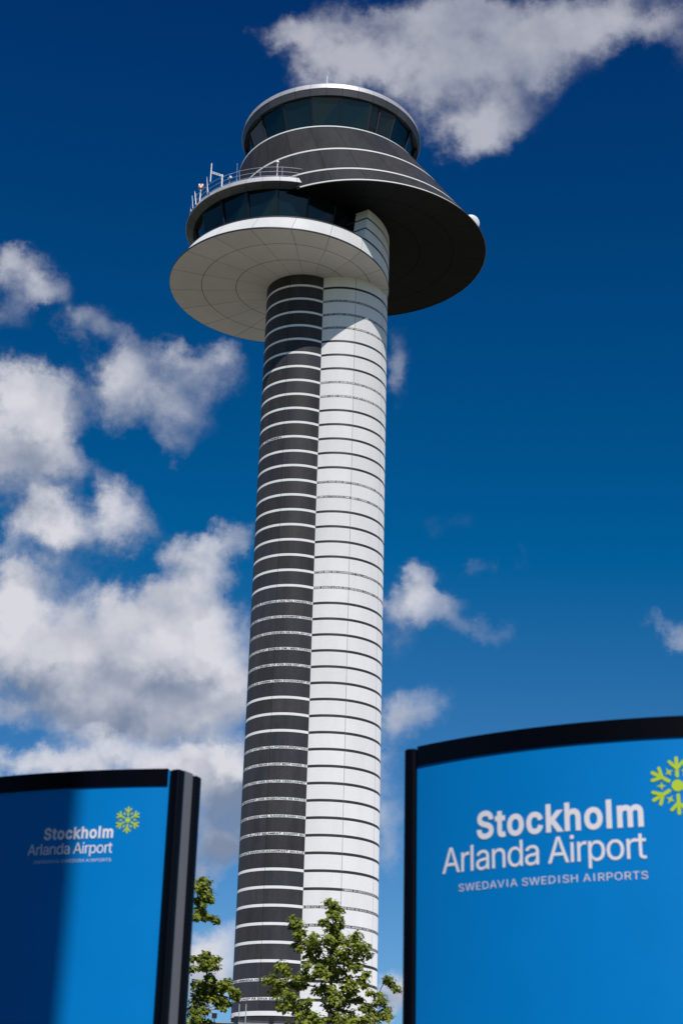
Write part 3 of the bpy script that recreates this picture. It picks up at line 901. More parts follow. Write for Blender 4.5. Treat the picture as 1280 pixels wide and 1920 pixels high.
# ---------------------------------------------------------------- signs
GLY = {'bold': '224,-36 185,-34 149,-27 117,-16 87,0 62,21 42,44 26,72 16,103 7,164 126,164 134,126 138,114 144,106 153,97 163,90 176,84 191,79 207,77 224,76 243,77 260,80 276,85 289,92 299,99 308,109 314,118 318,128 319,139 317,148 315,156 311,161 305,168 296,174 284,180 271,186 255,191 238,196 176,213 135,228 98,246 67,270 43,299 30,334 25,371 27,405 37,436 53,464 73,488 98,507 127,523 158,534 191,541 227,543 263,541 296,534 328,523 355,506 379,488 399,465 415,438 424,409 431,351 315,351 307,392 299,403 286,415 270,424 249,429 225,432 207,430 191,428 178,423 167,417 158,410 151,402 146,394 144,385 142,376 143,365 146,358 151,353 159,345 169,338 180,333 194,327 206,323 219,319 271,305 287,301 304,296 323,289 340,280 358,271 376,259 391,245 405,230 419,211 428,188 434,165 435,139 433,107 424,77 409,49 390,24 364,3 334,-14 302,-26 265,-34|722,406 722,300 471,300 471,406|529,498 645,498 645,99 646,87 647,81 648,80 649,79 653,78 663,77 666,77 669,77 673,78 678,79 683,79 713,86 737,-17 705,-26 696,-29 685,-30 678,-30 670,-31 659,-31 625,-28 592,-18 565,1 546,27 533,57 529,92|971,-35 933,-32 899,-22 867,-7 839,15 814,42 796,73 782,108 774,146 771,187 774,229 782,268 796,303 814,334 839,361 866,383 898,399 934,409 971,411 1009,409 1045,399 1078,383 1106,361 1129,334 1147,303 1161,268 1170,229 1172,187 1170,146 1161,108 1147,73 1129,42 1106,15 1077,-7 1044,-22 1010,-32/971,73 990,76 1005,80 1018,88 1029,98 1039,111 1046,127 1052,145 1055,166 1056,187 1055,209 1052,230 1046,248 1039,264 1029,278 1018,288 1005,296 990,301 971,303 954,301 938,296 925,288 915,278 905,264 897,248 892,230 889,209 887,187 889,166 892,145 897,127 905,111 914,98 925,88 938,80 953,76|1430,-35 1393,-32 1359,-22 1327,-7 1298,15 1275,42 1256,73 1242,108 1234,146 1231,187 1234,229 1242,268 1256,303 1275,334 1298,361 1326,383 1358,399 1394,409 1430,411 1452,411 1472,407 1492,403 1510,396 1527,388 1544,379 1559,367 1574,353 1586,338 1597,321 1605,303 1622,258 1509,229 1499,263 1497,267 1492,273 1487,280 1483,285 1478,289 1473,292 1465,296 1457,299 1450,301 1442,302 1431,303 1414,301 1398,296 1385,288 1375,278 1366,265 1358,248 1352,230 1349,209 1347,187 1349,166 1352,145 1358,127 1366,110 1374,98 1385,88 1398,80 1413,76 1432,73 1441,74 1450,75 1460,78 1466,80 1472,83 1479,87 1485,93 1489,97 1493,103 1497,110 1500,116 1510,150 1623,121 1606,76 1598,57 1587,40 1575,25 1561,12 1546,-1 1529,-12 1511,-20 1493,-27 1473,-32 1452,-34|1748,75 1748,239 1774,239 1938,406 2089,406 1860,172 1853,172|1690,-27 1690,536 1805,536 1805,-27|1946,-27 1777,188 1858,270 2093,-27|2231,226 2231,-27 2116,-27 2116,536 2231,536 2231,260 2153,260 2182,332 2203,362 2227,384 2254,399 2285,409 2318,411 2347,410 2373,403 2399,393 2422,376 2440,357 2455,333 2466,306 2473,275 2475,241 2475,-27 2359,-27 2359,234 2357,258 2352,273 2343,285 2332,294 2318,300 2299,302 2287,301 2275,298 2264,293 2255,287 2247,279 2241,270 2236,258 2233,244|2753,-35 2715,-32 2681,-22 2648,-7 2619,15 2596,42 2578,73 2563,108 2555,147 2553,187 2555,228 2563,268 2578,303 2596,334 2619,361 2647,383 2680,399 2716,409 2753,411 2790,409 2827,399 2859,383 2887,361 2910,334 2929,303 2943,268 2951,229 2954,187 2951,146 2943,108 2929,73 2910,42 2887,15 2858,-7 2826,-22 2791,-32/2753,73 2772,76 2787,80 2800,88 2811,98 2820,111 2828,127 2833,145 2836,166 2838,187 2836,209 2833,230 2828,248 2820,264 2810,278 2800,288 2787,296 2772,301 2753,303 2734,301 2720,296 2708,289 2696,278 2686,264 2679,248 2673,230 2670,209 2669,187 2670,166 2673,145 2679,127 2686,111 2696,98 2708,87 2719,80 2734,76|3035,537 3153,537 3153,-27 3035,-27|3265,-27 3265,406 3379,406 3379,268 3308,268 3329,324 3338,344 3351,363 3366,378 3382,391 3401,401 3419,408 3440,412 3460,413 3491,409 3521,399 3546,381 3565,357 3579,330 3597,268 3514,268 3533,322 3543,343 3557,361 3572,377 3589,389 3609,400 3631,407 3653,412 3676,413 3702,412 3727,406 3750,396 3771,382 3789,363 3804,341 3815,316 3822,287 3824,256 3824,-27 3709,-27 3709,252 3707,272 3702,284 3694,292 3684,298 3673,302 3658,303 3646,302 3635,300 3627,296 3620,291 3614,285 3609,278 3606,268 3603,258 3602,246 3602,-27 3487,-27 3487,259 3486,273 3482,283 3475,291 3465,298 3454,301 3439,303 3429,302 3419,300 3410,296 3402,291 3396,285 3390,276 3385,265 3382,253 3381,237 3381,-27',
       'reg': '13,-2 200,511 277,511 466,-2 394,-2 285,301 278,322 270,345 262,371 253,401 242,437 229,480 248,480 235,436 224,401 215,370 206,344 199,321 193,301 86,-2|108,140 108,201 372,201 372,140|500,-2 500,381 563,381 563,323 564,323 572,340 585,355 601,369 620,379 641,385 663,387 668,387 673,387 679,386 685,386 689,386 695,386 695,319 689,321 686,322 680,322 672,323 665,324 657,324 639,322 625,319 610,313 597,304 586,295 577,283 571,268 567,254 565,237 565,-2|733,512 801,512 801,-2 733,-2|998,-11 975,-9 952,-5 931,3 913,13 897,28 884,44 874,62 868,84 866,108 868,128 872,147 879,162 890,175 901,186 914,195 929,202 945,208 963,213 981,216 998,219 1016,222 1038,225 1056,227 1072,229 1085,231 1094,233 1102,237 1107,241 1110,247 1111,255 1111,257 1110,272 1108,284 1103,296 1096,306 1088,313 1077,320 1064,325 1050,328 1034,329 1016,328 1002,325 988,320 976,314 965,307 957,300 950,291 944,282 939,272 876,290 887,314 900,332 915,348 932,360 950,370 970,377 991,382 1011,385 1032,386 1046,386 1061,384 1077,381 1094,377 1110,371 1125,362 1139,351 1152,337 1162,321 1170,302 1175,278 1177,251 1177,-2 1113,-2 1113,50 1111,50 1107,42 1100,33 1091,24 1081,14 1068,6 1054,-1 1037,-6 1018,-9/1008,47 1030,49 1048,53 1065,61 1079,70 1090,81 1099,94 1106,109 1110,122 1111,138 1111,185 1111,185 1106,182 1097,180 1089,178 1079,176 1069,174 1059,172 1048,171 1038,169 1029,168 1020,167 1013,166 999,164 986,161 973,157 961,151 951,145 943,138 937,129 933,118 932,105 933,93 936,83 942,73 948,65 958,59 969,54 980,50 994,48|1313,227 1313,-2 1248,-2 1248,381 1311,381 1311,285 1297,285 1311,320 1327,345 1348,364 1371,376 1397,384 1425,386 1449,385 1473,379 1493,371 1511,358 1527,341 1540,322 1549,299 1554,271 1556,240 1556,-2 1491,-2 1491,235 1489,263 1481,285 1469,303 1452,316 1432,324 1407,327 1390,326 1374,322 1359,315 1345,306 1335,296 1325,282 1318,265 1314,248|1772,-10 1742,-8 1713,1 1687,14 1665,33 1645,56 1629,83 1618,115 1611,151 1609,189 1611,227 1618,262 1630,294 1645,321 1665,343 1688,363 1713,376 1742,384 1772,386 1795,385 1815,381 1831,375 1844,366 1856,357 1865,347 1874,337 1880,328 1884,321 1886,321 1886,511 1951,511 1951,-2 1888,-2 1888,57 1884,57 1880,49 1874,40 1865,30 1855,20 1844,10 1830,2 1814,-5 1794,-9/1781,49 1803,51 1822,57 1839,67 1854,79 1865,96 1874,116 1881,138 1885,162 1887,189 1885,216 1881,241 1874,262 1865,281 1854,298 1839,310 1822,320 1803,326 1781,328 1759,326 1740,320 1722,309 1709,297 1697,280 1687,260 1681,239 1676,215 1675,189 1677,163 1681,139 1687,118 1697,98 1709,81 1723,68 1740,57 1759,51|2131,-11 2108,-9 2085,-5 2065,3 2046,13 2031,28 2017,44 2007,62 2002,84 2000,108 2001,128 2005,147 2012,162 2023,175 2034,186 2048,195 2063,202 2079,208 2097,213 2114,216 2132,219 2149,222 2171,225 2189,227 2205,229 2218,231 2227,233 2236,237 2240,241 2244,247 2245,255 2245,257 2244,272 2241,284 2236,296 2229,306 2221,313 2210,320 2197,325 2183,328 2167,329 2150,328 2135,325 2121,320 2109,314 2099,307 2090,300 2084,291 2078,282 2072,272 2009,290 2020,314 2033,332 2049,348 2066,360 2084,370 2103,377 2124,382 2145,385 2165,386 2179,386 2194,384 2210,381 2227,377 2243,371 2258,362 2272,351 2285,337 2296,321 2304,302 2308,278 2310,251 2310,-2 2246,-2 2246,50 2245,50 2241,42 2234,33 2224,24 2214,14 2202,6 2188,-1 2170,-6 2152,-9/2142,47 2163,49 2181,53 2198,61 2212,70 2223,81 2233,94 2239,109 2243,122 2245,138 2245,186 2244,185 2239,182 2231,180 2222,178 2213,176 2203,174 2192,172 2182,171 2171,169 2162,168 2154,167 2147,166 2132,164 2120,161 2107,157 2095,151 2084,145 2077,138 2070,129 2066,118 2065,105 2066,93 2070,83 2075,73 2082,66 2091,59 2102,54 2113,50 2127,48|2502,-2 2689,511 2765,511 2954,-2 2882,-2 2773,301 2766,322 2759,345 2750,371 2741,401 2730,437 2717,480 2736,480 2723,436 2713,401 2703,370 2695,344 2687,321 2681,301 2574,-2|2596,140 2596,201 2860,201 2860,140|2988,-2 2988,381 3054,381 3054,-2|3022,441 3011,442 3000,446 2991,454 2983,462 2979,471 2977,483 2979,495 2983,505 2991,514 3000,520 3010,524 3022,526 3034,524 3044,520 3053,514 3061,505 3065,494 3066,483 3065,471 3061,462 3053,454 3044,446 3033,442|3125,-2 3125,381 3188,381 3188,323 3189,323 3197,340 3210,355 3226,369 3244,379 3266,385 3288,387 3293,387 3298,387 3304,386 3309,386 3314,386 3320,386 3320,319 3314,321 3311,322 3304,322 3297,323 3289,324 3281,324 3264,322 3249,319 3235,313 3222,304 3210,295 3202,283 3196,268 3192,254 3190,237 3190,-2|3354,-145 3354,381 3418,381 3418,321 3421,321 3425,328 3431,337 3440,347 3449,357 3461,366 3474,375 3490,381 3510,385 3533,386 3563,384 3592,376 3618,363 3640,343 3660,321 3675,294 3687,262 3694,227 3696,189 3694,151 3687,115 3676,83 3660,56 3640,33 3618,14 3592,1 3563,-8 3533,-10 3511,-9 3491,-5 3475,2 3462,10 3450,20 3440,30 3432,40 3425,49 3421,57 3419,57 3419,-145/3524,49 3546,51 3565,57 3582,68 3596,81 3608,98 3617,118 3624,139 3628,163 3630,189 3628,215 3624,239 3618,260 3608,280 3597,297 3582,309 3565,320 3546,326 3524,328 3502,326 3483,320 3466,310 3451,298 3440,281 3431,262 3424,241 3420,216 3418,189 3420,162 3424,138 3431,116 3440,96 3452,79 3466,67 3484,57 3502,51|3905,-10 3872,-7 3841,1 3814,14 3790,34 3768,57 3752,84 3740,115 3733,150 3730,187 3733,225 3740,261 3752,292 3768,319 3790,342 3814,362 3841,376 3872,384 3905,386 3939,384 3970,376 3998,362 4022,342 4043,319 4059,292 4071,261 4079,225 4081,187 4079,150 4071,115 4059,84 4043,57 4022,34 3998,14 3970,1 3939,-7/3905,48 3929,51 3949,57 3967,68 3982,81 3994,98 4003,118 4010,139 4014,163 4015,187 4014,212 4010,236 4003,257 3994,277 3981,295 3967,308 3949,319 3929,326 3905,328 3882,326 3862,319 3844,308 3830,295 3818,277 3808,257 3802,236 3798,212 3796,187 3798,163 3802,139 3808,118 3818,98 3830,81 3844,68 3862,57 3882,51|4134,-2 4134,381 4197,381 4197,323 4198,323 4205,340 4219,355 4235,369 4253,379 4274,385 4296,387 4301,387 4307,387 4312,386 4318,386 4323,386 4329,386 4329,319 4323,321 4319,322 4313,322 4306,323 4298,324 4290,324 4273,322 4258,319 4243,313 4230,304 4219,295 4211,283 4204,268 4200,254 4199,237 4199,-2|4518,381 4518,325 4317,325 4317,381|4375,473 4440,473 4440,98 4441,83 4445,71 4450,62 4458,57 4468,53 4483,52 4487,52 4492,52 4498,53 4503,54 4509,55 4516,56 4527,1 4520,-2 4512,-4 4504,-5 4496,-5 4488,-6 4481,-6 4450,-3 4424,5 4403,20 4387,40 4378,64 4375,93',
       'caps': '224,-5 173,0 130,13 94,34 67,62 50,97 43,133 101,133 106,109 120,85 140,68 165,55 193,48 224,45 258,48 288,56 313,71 332,90 345,113 350,139 346,162 335,182 318,196 298,209 273,218 246,226 185,243 130,264 89,292 64,328 56,372 62,412 78,446 105,473 140,494 181,507 227,512 274,507 314,494 348,473 374,447 390,414 396,382 340,382 330,414 304,440 268,457 225,463 193,460 165,452 142,438 126,420 114,399 111,376 115,350 128,331 146,316 167,304 190,296 211,289 263,275 286,268 310,260 334,248 357,235 376,217 391,196 401,170 404,139 399,100 383,66 357,37 321,15 277,0|635,4 498,505 556,505 636,195 642,170 648,144 654,119 659,93 665,66 669,44 671,44 675,66 680,93 686,119 692,144 698,170 705,195 786,505 853,505 934,195 941,170 947,144 953,119 959,93 964,66 969,44 970,44 974,66 979,93 985,119 991,144 997,170 1003,195 1083,505 1141,505 1004,4 935,4 848,324 840,357 832,392 824,432 818,471 821,471 815,434 807,396 800,360 790,324 704,4|1257,4 1257,505 1561,505 1561,456 1313,456 1313,282 1544,282 1544,233 1313,233 1313,53 1564,53 1564,4|1860,4 1741,4 1741,53 1856,53 1914,59 1961,77 1998,107 2024,147 2039,197 2044,255 2040,313 2025,363 1999,402 1963,431 1917,450 1862,456 1739,456 1739,505 1867,505 1935,497 1992,475 2037,438 2071,389 2092,328 2099,255 2092,182 2071,121 2037,71 1990,35 1931,12|1762,505 1762,4 1705,4 1705,505|2196,4 2378,505 2447,505 2631,4 2572,4 2465,303 2454,335 2442,373 2427,421 2411,474 2414,474 2397,420 2382,372 2370,334 2360,303 2256,4|2288,146 2288,195 2539,195 2539,146|2890,4 2706,505 2765,505 2872,205 2882,175 2895,136 2910,88 2926,35 2923,35 2939,89 2954,137 2967,175 2977,205 3081,505 3140,505 2958,4|3314,506 3372,506 3372,4 3314,4|3546,4 3728,505 3797,505 3980,4 3921,4 3815,303 3804,335 3792,373 3777,421 3761,474 3764,474 3747,420 3732,372 3720,334 3710,303 3605,4|3637,146 3637,195 3889,195 3889,146|4475,-5 4424,0 4380,13 4345,34 4318,62 4301,97 4294,133 4352,133 4357,109 4371,85 4391,68 4416,55 4444,48 4475,45 4508,48 4539,56 4563,71 4583,90 4596,113 4600,139 4597,162 4586,182 4569,196 4549,209 4524,218 4497,226 4436,243 4381,264 4340,292 4315,328 4307,372 4313,412 4329,446 4356,473 4390,494 4432,507 4478,512 4524,507 4565,494 4599,473 4625,447 4641,414 4647,382 4591,382 4581,414 4555,440 4519,457 4476,463 4444,460 4416,452 4393,438 4377,420 4365,399 4362,376 4366,350 4379,331 4397,316 4418,304 4441,296 4462,289 4514,275 4537,268 4560,260 4585,248 4608,235 4627,217 4641,196 4652,170 4655,139 4650,100 4634,66 4608,37 4572,15 4528,0|4885,4 4749,505 4807,505 4887,195 4893,170 4899,144 4905,119 4910,93 4915,66 4919,44 4922,44 4926,66 4931,93 4937,119 4943,144 4949,170 4955,195 5037,505 5104,505 5185,195 5192,170 5198,144 5204,119 5210,93 5215,66 5220,44 5221,44 5225,66 5230,93 5236,119 5242,144 5248,170 5254,195 5334,505 5392,505 5255,4 5186,4 5099,324 5091,357 5083,392 5075,432 5068,471 5072,471 5066,434 5058,396 5051,360 5041,324 4955,4|5508,4 5508,505 5812,505 5812,456 5564,456 5564,282 5795,282 5795,233 5564,233 5564,53 5815,53 5815,4|6111,4 5992,4 5992,53 6107,53 6165,59 6212,77 6249,107 6275,147 6290,197 6295,255 6290,313 6275,363 6250,402 6214,431 6168,450 6113,456 5989,456 5989,505 6118,505 6186,497 6243,475 6288,438 6322,389 6343,328 6350,255 6343,182 6322,121 6288,71 6241,35 6182,12|6013,505 6013,4 5956,4 5956,505|6546,506 6604,506 6604,4 6546,4|6979,-5 6928,0 6884,13 6849,34 6822,62 6805,97 6798,133 6856,133 6861,109 6875,85 6895,68 6920,55 6948,48 6979,45 7013,48 7043,56 7067,71 7087,90 7100,113 7104,139 7101,162 7090,182 7073,196 7053,209 7028,218 7001,226 6940,243 6885,264 6844,292 6819,328 6811,372 6817,412 6833,446 6860,473 6895,494 6936,507 6982,512 7029,507 7069,494 7103,473 7129,447 7145,414 7151,382 7095,382 7085,414 7059,440 7023,457 6980,463 6948,460 6920,452 6897,438 6881,420 6869,399 6866,376 6870,350 6883,331 6901,316 6922,304 6945,296 6966,289 7018,275 7041,268 7064,260 7089,248 7112,235 7131,217 7145,196 7156,170 7159,139 7154,100 7138,66 7112,37 7076,15 7032,0|7296,4 7296,505 7352,505 7352,285 7628,285 7628,505 7684,505 7684,4 7628,4 7628,236 7352,236 7352,4|8019,4 8201,505 8269,505 8453,4 8394,4 8287,303 8277,335 8264,373 8250,421 8233,474 8236,474 8220,420 8205,372 8193,334 8183,303 8078,4|8110,146 8110,195 8362,195 8362,146|8627,506 8685,506 8685,4 8627,4|8900,4 8900,505 9072,505 9125,500 9167,485 9200,462 9223,431 9237,394 9242,352 9237,310 9223,273 9200,243 9167,221 9125,207 9072,202 8937,202 8937,251 9070,251 9107,254 9136,263 9158,278 9174,298 9183,323 9185,352 9183,381 9174,407 9158,428 9136,444 9106,453 9069,456 8957,456 8957,4|9191,4 9073,225 9137,225 9257,4|9379,4 9379,505 9550,505 9603,499 9646,483 9678,459 9701,428 9715,390 9720,348 9715,305 9701,267 9678,236 9646,211 9603,195 9550,190 9429,190 9429,238 9548,238 9585,242 9614,252 9637,269 9652,292 9661,318 9664,348 9661,377 9652,404 9637,426 9614,443 9585,453 9547,456 9436,456 9436,4|10057,-3 9996,5 9942,28 9898,66 9864,117 9841,180 9834,254 9841,328 9864,391 9898,442 9942,481 9996,504 10057,512 10118,504 10171,481 10216,442 10250,391 10271,328 10279,254 10271,180 10250,117 10216,66 10171,28 10118,5/10057,49 10101,55 10141,73 10175,102 10202,142 10218,193 10224,254 10218,315 10202,367 10175,407 10141,436 10101,454 10057,460 10012,454 9972,436 9938,407 9911,366 9895,315 9889,254 9895,193 9911,142 9938,102 9972,73 10012,55|10417,4 10417,505 10589,505 10642,500 10684,485 10717,462 10739,431 10754,394 10758,352 10754,310 10739,273 10717,243 10684,221 10641,207 10589,202 10453,202 10453,251 10587,251 10623,254 10653,263 10675,278 10691,298 10699,323 10702,352 10699,381 10691,407 10675,428 10653,444 10623,453 10586,456 10474,456 10474,4|10708,4 10590,225 10654,225 10774,4|10868,456 10868,505 11245,505 11245,456 11085,456 11085,4 11029,4 11029,456|11534,-5 11484,0 11440,13 11405,34 11377,62 11361,97 11354,133 11412,133 11417,109 11431,85 11451,68 11476,55 11504,48 11534,45 11568,48 11599,56 11623,71 11643,90 11656,113 11660,139 11657,162 11646,182 11629,196 11608,209 11583,218 11556,226 11495,243 11440,264 11400,292 11375,328 11367,372 11372,412 11389,446 11416,473 11450,494 11491,507 11538,512 11584,507 11625,494 11658,473 11685,447 11701,414 11706,382 11651,382 11641,414 11615,440 11579,457 11536,463 11504,460 11476,452 11454,438 11436,420 11425,399 11422,376 11426,350 11439,331 11457,316 11478,304 11501,296 11522,289 11574,275 11597,268 11620,260 11645,248 11667,235 11686,217 11701,196 11712,170 11715,139 11710,100 11694,66 11667,37 11632,15 11587,0'}


def glyphs(key):
    """letter outlines -> one triangulated flat mesh (non-zero winding)"""
    vs, es, loops = [], [], []
    tri = []
    V = []
    for grp in GLY[key].split('|'):
        L = [[tuple(int(c) / 1000 for c in q.split(',')) for q in lp.split()] for lp in grp.split('/')]
        loops.append(L)
    # join groups whose boxes touch so that overlapping strokes become one letter
    def bb(L):
        xs = [p[0] for l in L for p in l]
        return min(xs), max(xs)
    loops.sort(key=lambda L: bb(L)[0])
    merged = []
    for L in loops:
        if merged and bb(L)[0] < bb(merged[-1])[1] - .004:
            merged[-1] = merged[-1] + L
        else:
            merged.append(list(L))
    for L in merged:
        co, ed = [], []
        for l in L:
            b = len(co)
            co += [Vector(p) for p in l]
            ed += [(b + i, b + (i + 1) % len(l)) for i in range(len(l))]
        r = delaunay_2d_cdt(co, ed, [], 0, 1e-5)
        cv, fc = r[0], r[2]
        base = len(V)
        V += [(p.x, p.y) for p in cv]
        for f in fc:
            x = sum(cv[i].x for i in f) / len(f)
            y = sum(cv[i].y for i in f) / len(f)
            wn = 0
            for l in L:
                for i in range(len(l)):
                    a, b2 = l[i - 1], l[i]
                    if (a[1] > y) != (b2[1] > y):
                        xx = a[0] + (y - a[1]) * (b2[0] - a[0]) / (b2[1] - a[1])
                        if xx > x:
                            wn += 1 if b2[1] > a[1] else -1
            if wn:
                tri.append(tuple(base + i for i in f))
    return V, tri


NAVY = mottle(material('black navy lacquer', (.001, .0016, .004), 0.34, 0.14), (.0010, .0016, .0045), 0.2, 3.0)
BLUE = mottle(material('blue sign panel', (0.0, .16, .5), 0.42, 0.12), (.0003, .193, .56), 0.035, 1.3, fine=(3, .02), rough=(.34, .52))
GREYI = mottle(material('grey sign core', (.2, .2, .22), 0.6, 0.3), (.135, .14, .16), 0.08, 2.0)
SIGNW = material('white sign lettering', (.74, .74, .80), 0.5, 0.3)
LIME = material('lime emblem', (.42, .60, .03), 0.5, 0.3)


def make_sign(label, cx, cy, rho, a0, a1, ztop, zband, lines, emb, thick, gap):
    """a pylon sign: bowed blue faces between corner posts. Angles in degrees, read from left to right"""
    a0, a1 = R(a0), R(a1)
    mid = (a0 + a1) / 2
    base = Vector((cx + rho * math.cos(mid), cy + rho * math.sin(mid), 0))
    sg = empty('airport_sign', base, label, 'sign', 'blue airport pylon signs')
    pt = lambda a, r, z: (cx + r * math.cos(a), cy + r * math.sin(a), z)
    E0, E1 = Vector(pt(a0, rho, 0)), Vector(pt(a1, rho, 0))
    ch = (E1 - E0).normalized()
    nb = Vector((-ch.y, ch.x, 0))                       # away from the reader
    AR = [a0 + (a1 - a0) * k / 48 for k in range(49)]

    def mirror(p):                                      # to the back face
        p = Vector(p)
        d = (p - E0).dot(nb)
        return tuple(p - nb * d - nb * d + nb * thick)
    zb = .35

    def face(fn, flip):
        mm = Mesh()
        P = [[fn(pt(a, rho - .012, zb)), fn(pt(a, rho, zb)), fn(pt(a, rho, ztop - .004)), fn(pt(a, rho - .012, ztop - .004)), fn(pt(a, rho - .012, zb))] for a in AR]
        if flip:
            P.reverse()
        return mm.grid(P)
    front = face(lambda p: p, False).build('front_panel', [BLUE], sg)
    face(mirror, True).build('back_panel', [BLUE], sg)

    def header(fn, flip):
        da = .005 / rho
        A2 = [a0 + da + (a1 - a0 - 2 * da) * k / 48 for k in range(49)]
        P = [[fn(pt(a, rho - .004, zband)), fn(pt(a, rho + .006, zband)), fn(pt(a, rho + .006, ztop)), fn(pt(a, rho - .06, ztop)), fn(pt(a, rho - .06, zband)), fn(pt(a, rho - .004, zband))] for a in A2]
        if flip:
            P.reverse()
        mm = Mesh().grid(P)
        for s in (0, -1):
            mm.add(P[s][:5], [(0, 1, 2, 3, 4)])
        return mm
    header(lambda p: p, False).build('header_band', [NAVY], sg)
    header(mirror, True).build('header_band', [NAVY], sg)
    # posts at the four corners
    for E, s in ((E0, -1), (E1, 1)):
        for k in (0, 1):
            c = E + ch * s * .027 + nb * (.018 if k == 0 else thick - .018)
            sec = []
            for q in range(24):
                t = 2 * math.pi * q / 24
                ca, sa = math.cos(t), math.sin(t)
                ca = math.copysign(abs(ca) ** .55, ca)
                sa = math.copysign(abs(sa) ** .55, sa)
                sec.append(c + ch * (.026 * ca) + nb * (.026 * sa))
            rows = [[(p.x, p.y, .12) for p in sec], [(p.x, p.y, ztop - .012) for p in sec], [(c.x + (p.x - c.x) * .8, c.y + (p.y - c.y) * .8, ztop - .006) for p in sec]]
            P = [[rows[j][i] for j in range(3)] for i in range(24)]
            mm = Mesh().grid(P, closed=True)
            mm.add(rows[2], [tuple(range(24))])
            mm.build('post', [NAVY], sg)
        # grey core between the two posts
        w = thick - .09
        c = E + ch * s * .022 + nb * (thick / 2)
        Mesh().box((c.x, c.y, (ztop + .1) / 2), (w, .035, ztop - .1), 0, math.atan2(nb.y, nb.x)).build('core_strip', [GREYI], sg, smooth=False)
    # foot
    c = (E0 + E1) / 2 + nb * (thick / 2)
    Mesh().box((c.x, c.y, .14), ((E1 - E0).length + .3, .5, .12), 0, math.atan2(ch.y, ch.x)).build('base_plate', [NAVY], sg, smooth=False)
    # lettering on the front face
    for key, al, ar, z, hs in lines:
        V, T = glyphs(key)
        x0 = min(v[0] for v in V)
        x1 = max(v[0] for v in V)
        vs = []
        for x, y in V:
            a = R(al) + (R(ar) - R(al)) * (x - x0) / (x1 - x0)
            vs.append(pt(a, rho + .002, z + y * hs))
        Mesh().add(vs, T).build('lettering', [SIGNW], front, smooth=False)
    # snowflake emblem
    ae, ze, er = emb
    mm = Mesh()

    def flat(poly):
        mm.add([pt(R(ae) + x * er / rho, rho + .002, ze + y * er) for x, y in poly], [tuple(range(len(poly)))])

    def disc(x, y, r, n=28):
        flat([(x + r * math.cos(2 * math.pi * k / n), y + r * math.sin(2 * math.pi * k / n)) for k in range(n)])

    def stroke(p, q, w):
        d = Vector(q) - Vector(p)
        t = math.atan2(d.y, d.x)
        poly = [(q[0] + w * math.cos(t - math.pi / 2 + math.pi * k / 8), q[1] + w * math.sin(t - math.pi / 2 + math.pi * k / 8)) for k in range(9)]
        poly += [(p[0] + w * math.cos(t + math.pi / 2 + math.pi * k / 8), p[1] + w * math.sin(t + math.pi / 2 + math.pi * k / 8)) for k in range(9)]
        return poly
    disc(0, 0, .205)
    k8 = 0
    for k in range(6):
        t = R(90 + 60 * k)
        rot = lambda x, y, t=t: (x * math.cos(t) - y * math.sin(t), x * math.sin(t) + y * math.cos(t))
        for dz, poly in enumerate((stroke((.34, 0), (.96, 0), .062), stroke((.60, 0), (.84, .24), .058), stroke((.60, 0), (.84, -.24), .058))):
            mm.add([pt(R(ae) + rot(x, y)[0] * er / rho, rho + .002 + .0004 * dz, ze + rot(x, y)[1] * er) for x, y in poly], [tuple(range(len(poly)))])
        t2 = t + R(30)
        rot2 = lambda x, y, t=t2: (x * math.cos(t) - y * math.sin(t), x * math.sin(t) + y * math.cos(t))
        star = []
        for q in range(8):
            rr = (.155 if q % 2 == 0 else .055)
            if q == 0:
                rr = .19
            b = math.pi / 4 * q
            star.append(rot2(.545 + rr * math.cos(b), rr * math.sin(b)))
        flat(star)
    mm.build('emblem', [LIME], front, smooth=False)
    return sg


make_sign('large blue pylon sign at the right with big white airport lettering', 1.75, 7.47, 2.0571, -134.2, -90.0, 3.213, 3.137,
          [('bold', -126.5, -108.95, 2.828, .181), ('reg', -130.75, -108.8, 2.7135, .1815), ('caps', -128.7, -108.8, 2.6425, .0530)],
          (-105.5, 2.963, .1015), .17, 0)
make_sign('blue pylon sign at the left, half in shadow, with small lettering', -.346, 8.914, 2.486, -143.0, -97.65, 3.2155, 3.145,
          [('bold', -109.8, -102.72, 2.9355, .0875), ('reg', -111.4, -102.68, 2.873, .0866), ('caps', -110.6, -102.7, 2.838, .0255)],
          (-101.38, 3.005, .054), .155, 0)

# ---------------------------------------------------------------- trees
LEAF = material('maple leaf', (.1, .15, .03), 0.5, 0.2)


def leaf_material():
    m = LEAF
    nt = m.node_tree
    N, L = nt.nodes, nt.links
    b = N['Principled BSDF']
    at = N.new('ShaderNodeAttribute')
    at.attribute_name = 'tone'
    rp = N.new('ShaderNodeValToRGB')
    rp.color_ramp.elements[0].color = (.060, .095, .010, 1)
    rp.color_ramp.elements[1].color = (.31, .335, .038, 1)
    L.new(at.outputs['Fac'], rp.inputs[0])
    L.new(rp.outputs[0], b.inputs['Base Color'])
    tr = N.new('ShaderNodeBsdfTranslucent')
    mul = N.new('ShaderNodeVectorMath')
    mul.operation = 'MULTIPLY'
    mul.inputs[1].default_value = (1.15, 1.2, .5)
    L.new(rp.outputs[0], mul.inputs[0])
    L.new(mul.outputs[0], tr.inputs[0])
    ms = N.new('ShaderNodeMixShader')
    ms.inputs[0].default_value = .32
    L.new(b.outputs[0], ms.inputs[1])
    L.new(tr.outputs[0], ms.inputs[2])
    L.new(ms.outputs[0], N['Material Output'].inputs[0])


leaf_material()
BARK = mottle(material('bark', (.06, .05, .04), 0.9, 0.1), (.060, .050, .042), 0.35, 3.0, (3, 3, .6), bump=.4)
